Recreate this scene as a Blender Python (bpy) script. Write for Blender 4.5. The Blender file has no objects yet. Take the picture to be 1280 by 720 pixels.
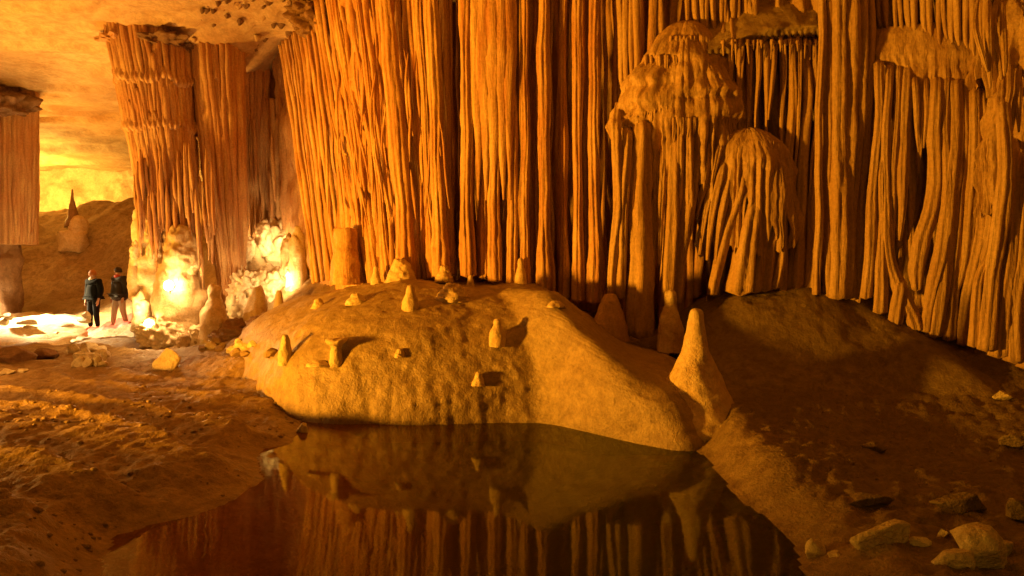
import bpy, math, random
import numpy as np, time
_T0 = time.time()

rnd = random.Random(7)
scene = bpy.context.scene
COL = scene.collection

# ------------------------------------------------------------------ camera model (used to size things from the survey photo)
FPX = 914.0
CAMZ = 2.2
PITCH = math.atan(30.0 / FPX)

def P(px, py, d):
    v = 360.0 - py
    dx, dy, dz = px - 640.0, FPX * math.cos(PITCH) + v * math.sin(PITCH), -FPX * math.sin(PITCH) + v * math.cos(PITCH)
    k = d / dy
    return np.array([dx * k, d, CAMZ + dz * k])

def W(px, py, z=0.0):
    """point of the view ray at height z"""
    v = 360.0 - py
    dx, dy, dz = px - 640.0, FPX * math.cos(PITCH) + v * math.sin(PITCH), -FPX * math.sin(PITCH) + v * math.cos(PITCH)
    k = (z - CAMZ) / dz
    return np.array([dx * k, dy * k, z])

# ------------------------------------------------------------------ numpy noise
_rs = np.random.RandomState(3)
_perm = _rs.permutation(512)
_grad = _rs.normal(size=(512, 3))
_grad /= np.linalg.norm(_grad, axis=1)[:, None]

def _h(ix, iy, iz):
    return _perm[(_perm[(_perm[ix & 511] + iy) & 511] + iz) & 511]

def noise(p):
    p = np.asarray(p, dtype=float)
    i = np.floor(p).astype(int)
    f = p - i
    u = f * f * f * (f * (f * 6 - 15) + 10)
    out = 0
    for a in (0, 1):
        wa = u[..., 0] if a else 1 - u[..., 0]
        for b in (0, 1):
            wb = u[..., 1] if b else 1 - u[..., 1]
            for c in (0, 1):
                wc = u[..., 2] if c else 1 - u[..., 2]
                g = _grad[_h(i[..., 0] + a, i[..., 1] + b, i[..., 2] + c)]
                d = g[..., 0] * (f[..., 0] - a) + g[..., 1] * (f[..., 1] - b) + g[..., 2] * (f[..., 2] - c)
                out = out + wa * wb * wc * d
    return out * 1.6

def fbm(p, octv=4, gain=0.5, ridged=False):
    p = np.asarray(p, dtype=float)
    s, a, t = 0, 1.0, 0
    for k in range(octv):
        n = noise(p * (2.03 ** k) + 17.3 * k)
        if ridged:
            n = 1 - 2 * np.abs(n)
        s = s + a * n
        t += a
        a *= gain
    return s / t

def cells(p):
    """distance to nearest feature point"""
    p = np.asarray(p, dtype=float)
    i = np.floor(p).astype(int)
    best = np.full(p.shape[:-1], 9.0)
    for a in (-1, 0, 1):
        for b in (-1, 0, 1):
            for c in (-1, 0, 1):
                q = i + np.array([a, b, c])
                h = _h(q[..., 0], q[..., 1], q[..., 2])
                fp = q + 0.5 + 0.45 * _grad[h]
                best = np.minimum(best, ((p - fp) ** 2).sum(-1))
    return np.sqrt(best)

def sm(x):
    x = np.clip(x, 0, 1)
    return x * x * (3 - 2 * x)

# ------------------------------------------------------------------ mesh helpers
class MB:
    """collects grids and faces, links them as one mesh object"""
    def __init__(self):
        self.v, self.f, self.n = [], [], 0
    def grid(self, A, wrap=False, flip=False, capend=False):
        n, m = A.shape[:2]
        self.v.append(A.reshape(-1, 3))
        idx = np.arange(n * m).reshape(n, m) + self.n
        if wrap:
            idx = np.concatenate([idx, idx[:, :1]], 1)
        q = np.stack([idx[:-1, :-1], idx[:-1, 1:], idx[1:, 1:], idx[1:, :-1]], -1).reshape(-1, 4)
        if flip:
            q = q[:, ::-1]
        self.f.append(q)
        self.n += n * m
        return self
    def build(self, name, mat, parent=None, origin=None, smooth=True):
        V = np.concatenate(self.v)
        Q = np.concatenate(self.f)
        if parent is not None:
            org = np.array(parent['_w'])
            o0 = org
        else:
            if origin is None:
                origin = [(V[:, 0].min() + V[:, 0].max()) / 2, (V[:, 1].min() + V[:, 1].max()) / 2, V[:, 2].min()]
            o0 = np.array(origin, dtype=float)
        V = V - o0
        me = bpy.data.meshes.new(name)
        me.vertices.add(len(V))
        me.vertices.foreach_set('co', V.astype(np.float32).ravel())
        me.loops.add(len(Q) * 4)
        me.loops.foreach_set('vertex_index', Q.astype(np.int32).ravel())
        me.polygons.add(len(Q))
        me.polygons.foreach_set('loop_start', np.arange(0, len(Q) * 4, 4, dtype=np.int32))
        me.polygons.foreach_set('loop_total', np.full(len(Q), 4, dtype=np.int32))
        me.update(calc_edges=True)
        me.polygons.foreach_set('use_smooth', np.full(len(Q), smooth, dtype=bool))
        me.materials.append(mat)
        ob = bpy.data.objects.new(name, me)
        COL.objects.link(ob)
        if parent is not None:
            ob.parent = parent
        else:
            ob.location = o0
        ob['_w'] = [float(c) for c in o0]
        return ob

def tag(o, label=None, cat=None, group=None, kind=None):
    if label: o['label'] = label
    if cat: o['category'] = cat
    if group: o['group'] = group
    if kind: o['kind'] = kind
    return o

def empty(name, loc):
    o = bpy.data.objects.new(name, None)
    o.empty_display_size = 0.2
    COL.objects.link(o)
    o.location = [float(c) for c in loc]
    o['_w'] = [float(c) for c in loc]
    return o

def resample(pts, n):
    pts = np.asarray(pts, dtype=float)
    t = np.linspace(0, len(pts) - 1, n)
    out = np.zeros((n, pts.shape[1]))
    P_ = np.vstack([2 * pts[0] - pts[1], pts, 2 * pts[-1] - pts[-2]])
    i = np.clip(np.floor(t).astype(int), 0, len(pts) - 2)
    f = (t - i)[:, None]
    p0, p1, p2, p3 = P_[i], P_[i + 1], P_[i + 2], P_[i + 3]
    return 0.5 * ((2 * p1) + (-p0 + p2) * f + (2 * p0 - 5 * p1 + 4 * p2 - p3) * f ** 2 + (-p0 + 3 * p1 - 3 * p2 + p3) * f ** 3)

def tube(mb, pts, rad, seed=0, nu=18, ribs=4, rib_amp=0.14, lump=0.10, flat=1.0, ang=0.0, wob=0.03, step=0.07, endcap=True):
    """a stalactite or column: control points with radii; horizontal sections, ribbed and lumpy"""
    pts = np.asarray(pts, dtype=float)
    L = np.linalg.norm(np.diff(pts, axis=0), axis=1).sum()
    n = int(max(14, min(140, L / step)))
    R = resample(np.column_stack([pts, rad]), n)
    c, r = R[:, :3].copy(), np.maximum(R[:, 3], 0.004)
    z = c[:, 2]
    c[:, 0] += wob * noise(np.column_stack([z * 0.8, np.full(n, seed * 3.1), np.zeros(n)]))
    c[:, 1] += wob * noise(np.column_stack([z * 0.8, np.full(n, seed * 3.1), np.full(n, 9.)]))
    th = np.linspace(0, 2 * math.pi, nu, endpoint=False)
    T, Z = np.meshgrid(th, z)
    q = np.stack([np.cos(T) * 1.3, np.sin(T) * 1.3 + seed * 7.7, Z * 0.55], -1)
    rr = 1 + lump * 1.4 * noise(q * np.array([1, 1, 3.0]) + 5) + lump * 0.9 * noise(q * np.array([3, 3, 7.0]))
    ph = T * ribs + 1.3 * noise(np.stack([Z * 0.35, np.full_like(Z, seed * 1.7), 0 * Z], -1)) * 2 + seed
    rr = rr + rib_amp * (np.abs(np.sin(ph / 2 + 0.6 * noise(q * 1.1))) * 2 - 1.1)
    rr = rr + 0.09 * noise(np.stack([np.cos(T) * 3.2, np.sin(T) * 3.2 + seed, Z * 0.9], -1))
    if nu >= 20:
        rr = rr + 0.08 * (0.6 - 2 * np.abs(noise(np.stack([np.cos(T) * 4.5, np.sin(T) * 4.5 + seed, Z * 0.35], -1))))
    rr = rr + 0.07 * noise(np.stack([np.cos(T) * 2, np.sin(T) * 2 + seed, Z * 9], -1))
    rr = rr * r[:, None]
    x, y = np.cos(T) * rr, np.sin(T) * rr * flat
    ca, sa = math.cos(ang), math.sin(ang)
    A = np.stack([c[:, 0][:, None] + x * ca - y * sa, c[:, 1][:, None] + x * sa + y * ca, np.repeat(z[:, None], nu, 1)], -1)
    if endcap:
        top = np.repeat(c[:1], nu, 0)[None]
        bot = np.repeat(c[-1:] - np.array([[0, 0, 0.4 * r[-1]]]), nu, 0)[None]
        if z[0] < z[-1]:
            bot = np.repeat(c[-1:] + np.array([[0, 0, 0.4 * r[-1]]]), nu, 0)[None]
        A = np.concatenate([top, A, bot])
    mb.grid(A, wrap=True, flip=z[0] < z[-1])
    return mb

def prib(mb, spec, d, off=0.0, seed=0, wscale=1.0, **kw):
    """rib through picture points [(x, y, width_px), ...] at depth function / number d"""
    pts, rad = [], []
    offs = kw.pop('offs', None)
    for q_, (x, y, w) in enumerate(spec):
        dd = (d(x) if callable(d) else d) + off + (offs[q_] if offs and q_ < len(offs) else 0)
        pts.append(P(x, y, dd))
        rad.append(w * 0.5 * dd / FPX * wscale)
    return tube(mb, pts, rad, seed=seed, **kw)

def blob(mb, c, rx, ry, rz, seed=0, nu=40, nv=26, amp=0.18, fr=1.4, cell=0.0, cellf=3.0, prof=None, bottom=-0.25, fine=0.03, pw=1.0):
    """rounded stone: dome over its base; prof maps height fraction to radius fraction for knobs and stalagmites"""
    c = np.asarray(c, dtype=float)
    th = np.linspace(0, 2 * math.pi, nu, endpoint=False)
    if prof is None:
        ph = np.linspace(0, math.pi * (0.5 - bottom), nv)
        ph[0] = 1e-3
        rr_, zz_ = np.sin(ph), np.cos(ph)
        zz_ = np.sign(zz_) * np.abs(zz_) ** pw
    else:
        pr = resample(prof, nv)
        rr_, zz_ = np.maximum(pr[:, 0], 0.002), pr[:, 1]
    T = np.repeat(th[None], nv, 0)
    RR, ZZ = rr_[:, None], zz_[:, None] + 0 * T
    X, Y = np.cos(T) * RR, np.sin(T) * RR
    asp = np.array([rx, ry, rz]) / max(rx, ry, rz)
    q = np.stack([X, Y, ZZ], -1) * asp
    k = 1 + amp * fbm(q * fr + seed * 5.3, 4) * 1.6
    if cell:
        k = k + cell * (0.5 - cells(q * cellf + seed * 2.7))
    k = k + fine * noise(q * 9 + seed)
    k = np.repeat(k.mean(1, keepdims=True), nu, 1) * 0 + k
    A = np.stack([X * rx * k, Y * ry * k, ZZ * rz * (0.5 + 0.5 * k)], -1) + c
    A[0] = A[0].mean(0)
    mb.grid(A, wrap=True, flip=False)
    return mb

# ------------------------------------------------------------------ materials
MATS = {}
def stone(name, c1, c2, c3=None, rough=0.6, streak=True, bump=0.5, scale=1.0, spec=0.4, fine=45.0, coat=0.0, bdist=0.055):
    m = bpy.data.materials.new(name)
    m.use_nodes = True
    nt = m.node_tree
    N = nt.nodes
    lk = nt.links.new
    bs = N['Principled BSDF']
    bs.inputs['Roughness'].default_value = rough
    bs.inputs['Specular IOR Level'].default_value = spec
    bs.inputs['Coat Weight'].default_value = coat
    bs.inputs['Coat Roughness'].default_value = 0.2
    tc = N.new('ShaderNodeTexCoord')
    geo = N.new('ShaderNodeNewGeometry')
    mp = N.new('ShaderNodeMapping')
    mp.inputs['Scale'].default_value = (5 * scale, 5 * scale, (0.45 if streak else 5) * scale)
    lk(geo.outputs['Position'], mp.inputs['Vector'])
    n1 = N.new('ShaderNodeTexNoise'); n1.inputs['Scale'].default_value = 1.3; n1.inputs['Detail'].default_value = 7; n1.inputs['Roughness'].default_value = 0.62
    lk(mp.outputs[0], n1.inputs['Vector'])
    n2 = N.new('ShaderNodeTexNoise'); n2.inputs['Scale'].default_value = 0.9 * scale; n2.inputs['Detail'].default_value = 5
    lk(geo.outputs['Position'], n2.inputs['Vector'])
    r1 = N.new('ShaderNodeValToRGB')
    r1.color_ramp.elements[0].position = 0.34; r1.color_ramp.elements[0].color = (*c2, 1)
    r1.color_ramp.elements[1].position = 0.62; r1.color_ramp.elements[1].color = (*c1, 1)
    lk(n1.outputs['Fac'], r1.inputs['Fac'])
    mx = N.new('ShaderNodeMix'); mx.data_type = 'RGBA'
    r2 = N.new('ShaderNodeValToRGB')
    r2.color_ramp.elements[0].position = 0.48; r2.color_ramp.elements[0].color = (0, 0, 0, 1)
    r2.color_ramp.elements[1].position = 0.68; r2.color_ramp.elements[1].color = (0.8, 0.8, 0.8, 1)
    lk(n2.outputs['Fac'], r2.inputs['Fac'])
    lk(r2.outputs[0], mx.inputs[0])
    lk(r1.outputs[0], mx.inputs[6])
    mx.inputs[7].default_value = (*(c3 or c2), 1)
    # grime in the pits of a fine grain
    n4 = N.new('ShaderNodeTexNoise'); n4.inputs['Scale'].default_value = 22 * scale; n4.inputs['Detail'].default_value = 6; n4.inputs['Roughness'].default_value = 0.7
    lk(geo.outputs['Position'], n4.inputs['Vector'])
    mr = N.new('ShaderNodeMapRange'); mr.inputs['From Min'].default_value = 0.35; mr.inputs['From Max'].default_value = 0.6
    mr.inputs['To Min'].default_value = 0.72; mr.inputs['To Max'].default_value = 1.0
    lk(n4.outputs['Fac'], mr.inputs['Value'])
    mm = N.new('ShaderNodeMix'); mm.data_type = 'RGBA'; mm.blend_type = 'MULTIPLY'; mm.inputs[0].default_value = 1
    lk(mx.outputs[2], mm.inputs[6]); lk(mr.outputs[0], mm.inputs[7])
    lk(mm.outputs[2], bs.inputs['Base Color'])
    # bump: streaks + grain
    n3 = N.new('ShaderNodeTexNoise'); n3.inputs['Scale'].default_value = fine * scale; n3.inputs['Detail'].default_value = 4
    mp3 = N.new('ShaderNodeMapping'); mp3.inputs['Scale'].default_value = (1, 1, 0.12 if streak else 1)
    lk(geo.outputs['Position'], mp3.inputs['Vector']); lk(mp3.outputs[0], n3.inputs['Vector'])
    ad = N.new('ShaderNodeMath'); ad.operation = 'MULTIPLY_ADD'; ad.inputs[1].default_value = 0.6 if streak else 0.4
    lk(n3.outputs['Fac'], ad.inputs[0]); lk(n1.outputs['Fac'], ad.inputs[2])
    ad2 = N.new('ShaderNodeMath'); ad2.operation = 'MULTIPLY_ADD'; ad2.inputs[1].default_value = 0.5
    lk(n4.outputs['Fac'], ad2.inputs[0]); lk(ad.outputs[0], ad2.inputs[2])
    bp = N.new('ShaderNodeBump'); bp.inputs['Strength'].default_value = bump; bp.inputs['Distance'].default_value = bdist
    lk(ad2.outputs[0], bp.inputs['Height'])
    lk(bp.outputs[0], bs.inputs['Normal'])
    MATS[name] = m
    return m

def plain(name, col, rough=0.6, metal=0.0, emit=None, es=0.0):
    m = bpy.data.materials.new(name)
    m.use_nodes = True
    nt = m.node_tree
    bs = nt.nodes['Principled BSDF']
    bs.inputs['Roughness'].default_value = rough
    bs.inputs['Metallic'].default_value = metal
    bs.inputs['Specular IOR Level'].default_value = .15 if rough > .9 else .4
    n = nt.nodes.new('ShaderNodeTexNoise'); n.inputs['Scale'].default_value = 30; n.inputs['Detail'].default_value = 4
    r = nt.nodes.new('ShaderNodeValToRGB')
    r.color_ramp.elements[0].color = (*[c * 0.75 for c in col], 1)
    r.color_ramp.elements[1].color = (*col, 1)
    nt.links.new(n.outputs['Fac'], r.inputs['Fac'])
    nt.links.new(r.outputs[0], bs.inputs['Base Color'])
    if emit:
        bs.inputs['Emission Color'].default_value = (*emit, 1)
        bs.inputs['Emission Strength'].default_value = es
    return m

M_curt = stone('curtain_stone', (0.66, 0.43, 0.20), (0.42, 0.19, 0.07), (0.52, 0.25, 0.09), rough=0.55, bump=0.55)
M_curtR = stone('drapery_stone', (0.56, 0.38, 0.17), (0.42, 0.25, 0.09), (0.46, 0.28, 0.10), rough=0.6, bump=0.5)
M_cap = stone('canopy_stone', (0.44, 0.33, 0.15), (0.28, 0.19, 0.08), (0.34, 0.24, 0.09), rough=0.65, streak=False, bump=0.6)
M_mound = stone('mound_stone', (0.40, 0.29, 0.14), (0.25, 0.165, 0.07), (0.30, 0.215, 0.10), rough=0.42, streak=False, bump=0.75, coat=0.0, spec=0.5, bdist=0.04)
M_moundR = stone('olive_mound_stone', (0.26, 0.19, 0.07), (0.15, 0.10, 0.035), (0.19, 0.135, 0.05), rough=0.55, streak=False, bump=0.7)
M_knob = stone('pale_stone', (0.70, 0.56, 0.34), (0.55, 0.38, 0.18), (0.60, 0.46, 0.26), rough=0.5, streak=False, bump=0.6)
M_pale = stone('white_calcite', (0.85, 0.76, 0.55), (0.70, 0.55, 0.32), (0.78, 0.66, 0.42), rough=0.4, streak=False, bump=0.7)
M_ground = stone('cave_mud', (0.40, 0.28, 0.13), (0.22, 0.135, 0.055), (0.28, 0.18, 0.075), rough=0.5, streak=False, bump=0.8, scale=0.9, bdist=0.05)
M_ceil = stone('ceiling_stone', (0.66, 0.48, 0.26), (0.50, 0.31, 0.14), (0.40, 0.22, 0.08), rough=0.75, streak=False, bump=0.5, scale=0.5)
M_back = stone('back_wall_stone', (0.72, 0.56, 0.32), (0.58, 0.40, 0.20), (0.64, 0.46, 0.24), rough=0.7, streak=False, bump=0.7, scale=0.6)
M_rock = stone('rubble_stone', (0.82, 0.74, 0.48), (0.60, 0.48, 0.26), (0.42, 0.30, 0.14), rough=0.5, streak=False, bump=0.9)
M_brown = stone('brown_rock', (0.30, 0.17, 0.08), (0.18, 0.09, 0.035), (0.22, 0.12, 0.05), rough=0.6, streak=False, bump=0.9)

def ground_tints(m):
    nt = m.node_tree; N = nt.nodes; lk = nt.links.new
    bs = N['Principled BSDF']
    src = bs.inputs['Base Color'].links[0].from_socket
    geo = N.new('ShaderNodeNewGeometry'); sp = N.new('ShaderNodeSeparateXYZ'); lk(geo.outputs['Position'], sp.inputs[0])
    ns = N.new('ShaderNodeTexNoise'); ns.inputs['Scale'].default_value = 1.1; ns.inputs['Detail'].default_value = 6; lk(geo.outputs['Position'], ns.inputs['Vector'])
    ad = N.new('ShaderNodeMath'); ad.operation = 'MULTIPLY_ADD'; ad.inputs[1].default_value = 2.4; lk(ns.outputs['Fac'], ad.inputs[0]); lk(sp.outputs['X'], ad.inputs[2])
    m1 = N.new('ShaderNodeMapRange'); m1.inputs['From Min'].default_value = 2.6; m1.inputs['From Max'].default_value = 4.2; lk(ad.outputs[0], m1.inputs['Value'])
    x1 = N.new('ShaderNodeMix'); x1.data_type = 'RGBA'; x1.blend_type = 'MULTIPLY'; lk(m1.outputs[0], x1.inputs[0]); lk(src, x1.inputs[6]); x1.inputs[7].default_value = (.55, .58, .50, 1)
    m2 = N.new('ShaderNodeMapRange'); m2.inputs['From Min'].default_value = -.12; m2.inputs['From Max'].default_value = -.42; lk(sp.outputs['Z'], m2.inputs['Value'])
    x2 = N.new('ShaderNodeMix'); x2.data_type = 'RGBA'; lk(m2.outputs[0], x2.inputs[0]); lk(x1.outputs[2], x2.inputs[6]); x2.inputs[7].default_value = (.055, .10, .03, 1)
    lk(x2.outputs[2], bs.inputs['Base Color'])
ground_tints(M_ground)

# ------------------------------------------------------------------ depths of the curtain front
_dx = np.array([300, 335, 380, 410, 480, 560, 640, 740, 800, 900, 1000, 1100, 1200, 1280, 1400])
_dd = np.array([18.9, 18.0, 16.4, 15.4, 13.9, 12.95, 12.75, 12.55, 12.0, 11.9, 11.9, 11.4, 10.8, 10.2, 9.4])
def D(px):
    return float(np.interp(px, _dx, _dd))

# ------------------------------------------------------------------ GROUND
pool_px = [(120, 760), (128, 700), (140, 672), (190, 656), (233, 646), (290, 625), (330, 598), (316, 574), (330, 560), (362, 556),
           (372, 540), (400, 527), (550, 526), (690, 524), (740, 540), (835, 563), (885, 576), (928, 626), (985, 668), (1012, 718), (1040, 780)]
pool = np.array([W(x, y, 0.0)[:2] for x, y in pool_px])
def inside_dist(poly, X, Y):
    d = np.full(X.shape, 1e9)
    ins = np.zeros(X.shape, bool)
    n = len(poly)
    for i in range(n):
        a, b = poly[i], poly[(i + 1) % n]
        ab = b - a
        t = np.clip(((X - a[0]) * ab[0] + (Y - a[1]) * ab[1]) / (ab @ ab), 0, 1)
        d = np.minimum(d, np.hypot(X - a[0] - t * ab[0], Y - a[1] - t * ab[1]))
        c = ((a[1] > Y) != (b[1] > Y)) & (X < (b[0] - a[0]) * (Y - a[1]) / (b[1] - a[1] + 1e-12) + a[0])
        ins ^= c
    return np.where(ins, -d, d)
# the pool also runs on under the bottom of the frame and under the mound
pool = np.vstack([pool[:11], W(380, 505, 0)[:2], W(700, 500, 0)[:2], W(860, 540, 0)[:2], pool[16:], [[2.0, 2.6], [0.5, 1.6], [-1.5, 2.2], [-2.6, 3.2]]])

ctrl = []
for (x, y, d) in [(0, 720, 4.0), (60, 690, 4.7), (0, 640, 5.4), (130, 640, 5.9), (0, 590, 6.6), (200, 600, 6.9), (300, 585, 7.4), (0, 545, 8.0), (150, 540, 8.6), (280, 540, 8.9),
                  (0, 500, 10.3), (130, 500, 10.8), (230, 500, 11.2), (0, 470, 12.9), (120, 470, 13.4), (230, 470, 13.6), (300, 480, 12.9), (0, 440, 17.0), (120, 440, 17.2), (240, 440, 16.4), (320, 430, 15.4),
                  (0, 418, 20.7), (120, 417, 20.7), (60, 400, 23.3), (-150, 415, 20.7), (-100, 470, 13.0), (200, 412, 19.3), (270, 410, 18.3), (330, 400, 17.3), (-100, 400, 24),
                  (0, 380, 24.5), (60, 360, 25.5), (130, 360, 25.5), (10, 332, 26.6), (100, 322, 27), (170, 326, 26), (50, 290, 28.3), (100, 276, 28.8), (140, 268, 28.8), (200, 266, 28.6), (-100, 290, 28), (-200, 330, 26),
                  (250, 330, 24), (300, 300, 23), (340, 320, 21), (380, 330, 19)]:
    p = P(x, y, d); ctrl.append(p)
for (x, y, z) in [(2.7, 6.3, .17), (3.0, 7.2, .22), (2.6, 5.2, .16), (3.6, 4.6, .17), (5.5, 5.0, .16), (4.1, 6.9, .16), (5.4, 7.2, .12), (2.9, 8.2, .30), (4.0, 8.2, .16), (5.2, 8.6, .14), (7, 7.2, .25), (9, 6, .4), (7, 9.5, .6), (9, 9, 1.3), (8, 11, 1.3), (6, 12, 1.3), (2, 13, 1.0),
                  (-2, 14, 1.0), (-3, 15, 1.1), (0, 16, 1.2), (5, 16, 1.3), (-4.5, 12.2, .05), (-3.3, 10.4, .04), (-4.2, 11, .1), (-5.0, 13.4, .25), (12, 14, 1.5), (12, 4, .7), (4, 1, .3), (0, -2, .4), (-6, 0, .5), (-12, 4, .6), (-14, 12, .5), (-22, 22, .6), (-24, 32, 3.5),
                  (-10, 34, 4.0), (-18, 34, 4.0), (0, 30, 3), (12, 30, 2), (-3.2, 5.2, .16), (-3.9, 6.6, .2)]:
    ctrl.append(np.array([x, y, z]))
ctrl = np.array(ctrl)
def tps(r2):
    return np.where(r2 > 1e-9, r2 * np.log(np.maximum(r2, 1e-9)), 0) * 0.5
_n = len(ctrl)
_K = tps(((ctrl[:, None, :2] - ctrl[None, :, :2]) ** 2).sum(-1)) + np.eye(_n) * 0.6
_Pm = np.column_stack([np.ones(_n), ctrl[:, :2]])
_A = np.block([[_K, _Pm], [_Pm.T, np.zeros((3, 3))]])
_w = np.linalg.solve(_A, np.concatenate([ctrl[:, 2], np.zeros(3)]))
def base_h(X, Y):
    z = _w[_n] + _w[_n + 1] * X + _w[_n + 2] * Y
    for k in range(_n):
        z = z + _w[k] * tps((X - ctrl[k, 0]) ** 2 + (Y - ctrl[k, 1]) ** 2)
    return z
def ground_h(X, Y):
    z = np.clip(base_h(X, Y), 0.035, 6)
    sd = inside_dist(pool, X, Y)
    jag = 0.10 * fbm(np.stack([X * 1.8, Y * 1.8, 0 * X], -1), 4)
    sd = sd + jag
    left = sm((-X - 1.5) / 1.0)
    far = sm((Y - 22) / 4)
    # stepped, wave-like rims of old rimstone on the left bank
    u = X * 0.42 + Y * 1.0 + 0.8 * fbm(np.stack([X * .5, Y * .5, 0 * X + 4], -1), 3)
    w = (u * 0.75) % 1.0
    terr = np.where(w < 0.8, w / 0.8, (1 - w) / 0.2)
    z = z + left * (1 - far) * (0.22 * terr - 0.08) * sm(sd / 0.8) * sm((Y - 3) / 2)
    q = np.stack([X, Y, 0 * X], -1)
    rough = 0.09 * fbm(q * 1.1, 5, 0.55) + 0.055 * fbm(q * 5.5 + 3, 4, 0.62, ridged=True) + 0.02 * (0.6 - cells(q * 9))
    right = sm((X - 2.3) / 0.6) * sm((10 - Y) / 1)
    sh = np.stack([(X * .5 + Y * .86) * 0.8, (X * .86 - Y * .5) * 3.2, 0 * X + 2], -1)
    rough = rough * (1 + 0.1 * right) + right * (0.06 * fbm(sh, 5, .6, ridged=True) - 0.03) + far * (0.5 * fbm(q * 0.6 + 9, 5, 0.6) + 0.25 * fbm(q * np.array([0.9, 2.4, 1]) + 5, 4, 0.6, ridged=True))
    out = (z + rough) * sm(sd / 0.55 + 0.08) + 0.02 * sm(sd / 0.2)
    deep = -0.035 - 0.55 * sm((-sd - 0.1) / 2.2) + 0.05 * fbm(q * 1.5, 4)
    return np.where(sd > 0, np.maximum(out, 0.012), np.minimum(deep * sm(-sd / 0.15) , -0.004))
def axis(lo, hi, f):
    xs = [lo]
    while xs[-1] < hi:
        xs.append(xs[-1] + f(xs[-1]))
    return np.array(xs)
xs = axis(-34, 16, lambda x: 0.045 if -6.5 < x < 6.5 else 0.045 + 0.012 * (abs(x) - 6.5))
ys = axis(-5, 42, lambda y: 0.12 if y < 3 else (0.035 if y < 8 else (0.05 if y < 14 else 0.05 + 0.012 * (y - 14))))
X, Y = np.meshgrid(xs, ys)
Zg = ground_h(X, Y)
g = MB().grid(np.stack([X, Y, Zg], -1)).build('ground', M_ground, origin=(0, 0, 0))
tag(g, 'uneven brown cave floor rising to a hill at the back', 'ground', kind='structure')
_gx, _gy = xs.copy(), ys.copy()
def gz(x, y):
    i = min(max(int(np.searchsorted(_gy, y)), 1), len(_gy) - 1); j = min(max(int(np.searchsorted(_gx, x)), 1), len(_gx) - 1)
    fy = (y - _gy[i - 1]) / (_gy[i] - _gy[i - 1]); fx = (x - _gx[j - 1]) / (_gx[j] - _gx[j - 1])
    return float((Zg[i - 1, j - 1] * (1 - fx) + Zg[i - 1, j] * fx) * (1 - fy) + (Zg[i, j - 1] * (1 - fx) + Zg[i, j] * fx) * fy)

# water
def water_mat():
    m = bpy.data.materials.new('pool_water'); m.use_nodes = True
    nt = m.node_tree; N = nt.nodes; lk = nt.links.new
    N.remove(N['Principled BSDF'])
    out = N['Material Output']
    gl = N.new('ShaderNodeBsdfGlossy'); gl.inputs['Roughness'].default_value = 0.05; gl.inputs['Color'].default_value = (0.72, 0.74, 0.52, 1)
    tr = N.new('ShaderNodeBsdfTransparent'); tr.inputs['Color'].default_value = (0.78, 0.52, 0.22, 1)
    df = N.new('ShaderNodeBsdfDiffuse')
    geo0 = N.new('ShaderNodeNewGeometry'); sp = N.new('ShaderNodeSeparateXYZ'); lk(geo0.outputs['Position'], sp.inputs[0])
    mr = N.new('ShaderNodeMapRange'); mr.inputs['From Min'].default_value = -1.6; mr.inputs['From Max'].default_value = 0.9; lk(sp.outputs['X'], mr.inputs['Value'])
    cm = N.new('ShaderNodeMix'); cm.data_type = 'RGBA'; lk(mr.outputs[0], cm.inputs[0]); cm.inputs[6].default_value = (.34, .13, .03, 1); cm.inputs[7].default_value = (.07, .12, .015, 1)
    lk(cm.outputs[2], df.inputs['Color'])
    ml = N.new('ShaderNodeMixShader'); ml.inputs[0].default_value = .27
    fr = N.new('ShaderNodeFresnel'); fr.inputs['IOR'].default_value = 1.33
    mx = N.new('ShaderNodeMixShader')
    n = N.new('ShaderNodeTexNoise'); n.inputs['Scale'].default_value = 3.0; n.inputs['Detail'].default_value = 2
    geo = N.new('ShaderNodeNewGeometry'); lk(geo.outputs['Position'], n.inputs['Vector'])
    bp = N.new('ShaderNodeBump'); bp.inputs['Strength'].default_value = 0.05; bp.inputs['Distance'].default_value = 0.02
    lk(n.outputs['Fac'], bp.inputs['Height'])
    for s in (gl, fr): lk(bp.outputs[0], s.inputs['Normal'])
    lk(fr.outputs[0], mx.inputs[0]); lk(tr.outputs[0], ml.inputs[1]); lk(df.outputs[0], ml.inputs[2]); lk(ml.outputs[0], mx.inputs[1]); lk(gl.outputs[0], mx.inputs[2])
    lk(mx.outputs[0], out.inputs['Surface'])
    return m
wx, wy = np.meshgrid(np.linspace(-6, 5, 12), np.linspace(0.5, 13, 12))
wt = MB().grid(np.stack([wx, wy, 0 * wx], -1)).build('water', water_mat(), origin=(0, 0, 0))
tag(wt, 'still dark pool mirroring the stone curtain', 'water', kind='structure')

# ------------------------------------------------------------------ CEILING
xs = axis(-34, 16, lambda x: 0.16); ys = axis(-5, 42, lambda y: 0.16)
X, Y = np.meshgrid(xs, ys)
q = np.stack([X, Y, 0 * X], -1)
Zc = 8.0 - 0.045 * np.maximum(Y - 17, 0) + 0.22 * fbm(q * 0.22, 4) + 0.05 * fbm(q * np.array([0.4, 2.0, 1]) , 4)
Zc = Zc - 0.14 * sm((fbm(q * np.array([0.25, 0.9, 1]) + 3, 3) - 0.12) / 0.06)
Zc = Zc - 0.75 * sm(1.5 - np.hypot((X + 7.5) / 1.3, (Y - 19.4) / 1.5)) 
step1 = sm((Y - 26.5 - 0.5 * noise(q * 0.4)) / 0.35); step2 = sm((Y - 30.0 - 0.5 * noise(q * 0.4 + 5)) / 0.35)
Zc = Zc - 0.25 * step1 - 0.3 * step2
rp = np.exp(-(((X + 5.6) / 2.2) ** 2 + ((Y - 16.2) / 2.0) ** 2))
Zc = Zc - rp * (0.35 * np.maximum(0, 0.55 - cells(q * 3.2)) + 0.25 * fbm(q * 2.5, 4, 0.6))
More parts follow.
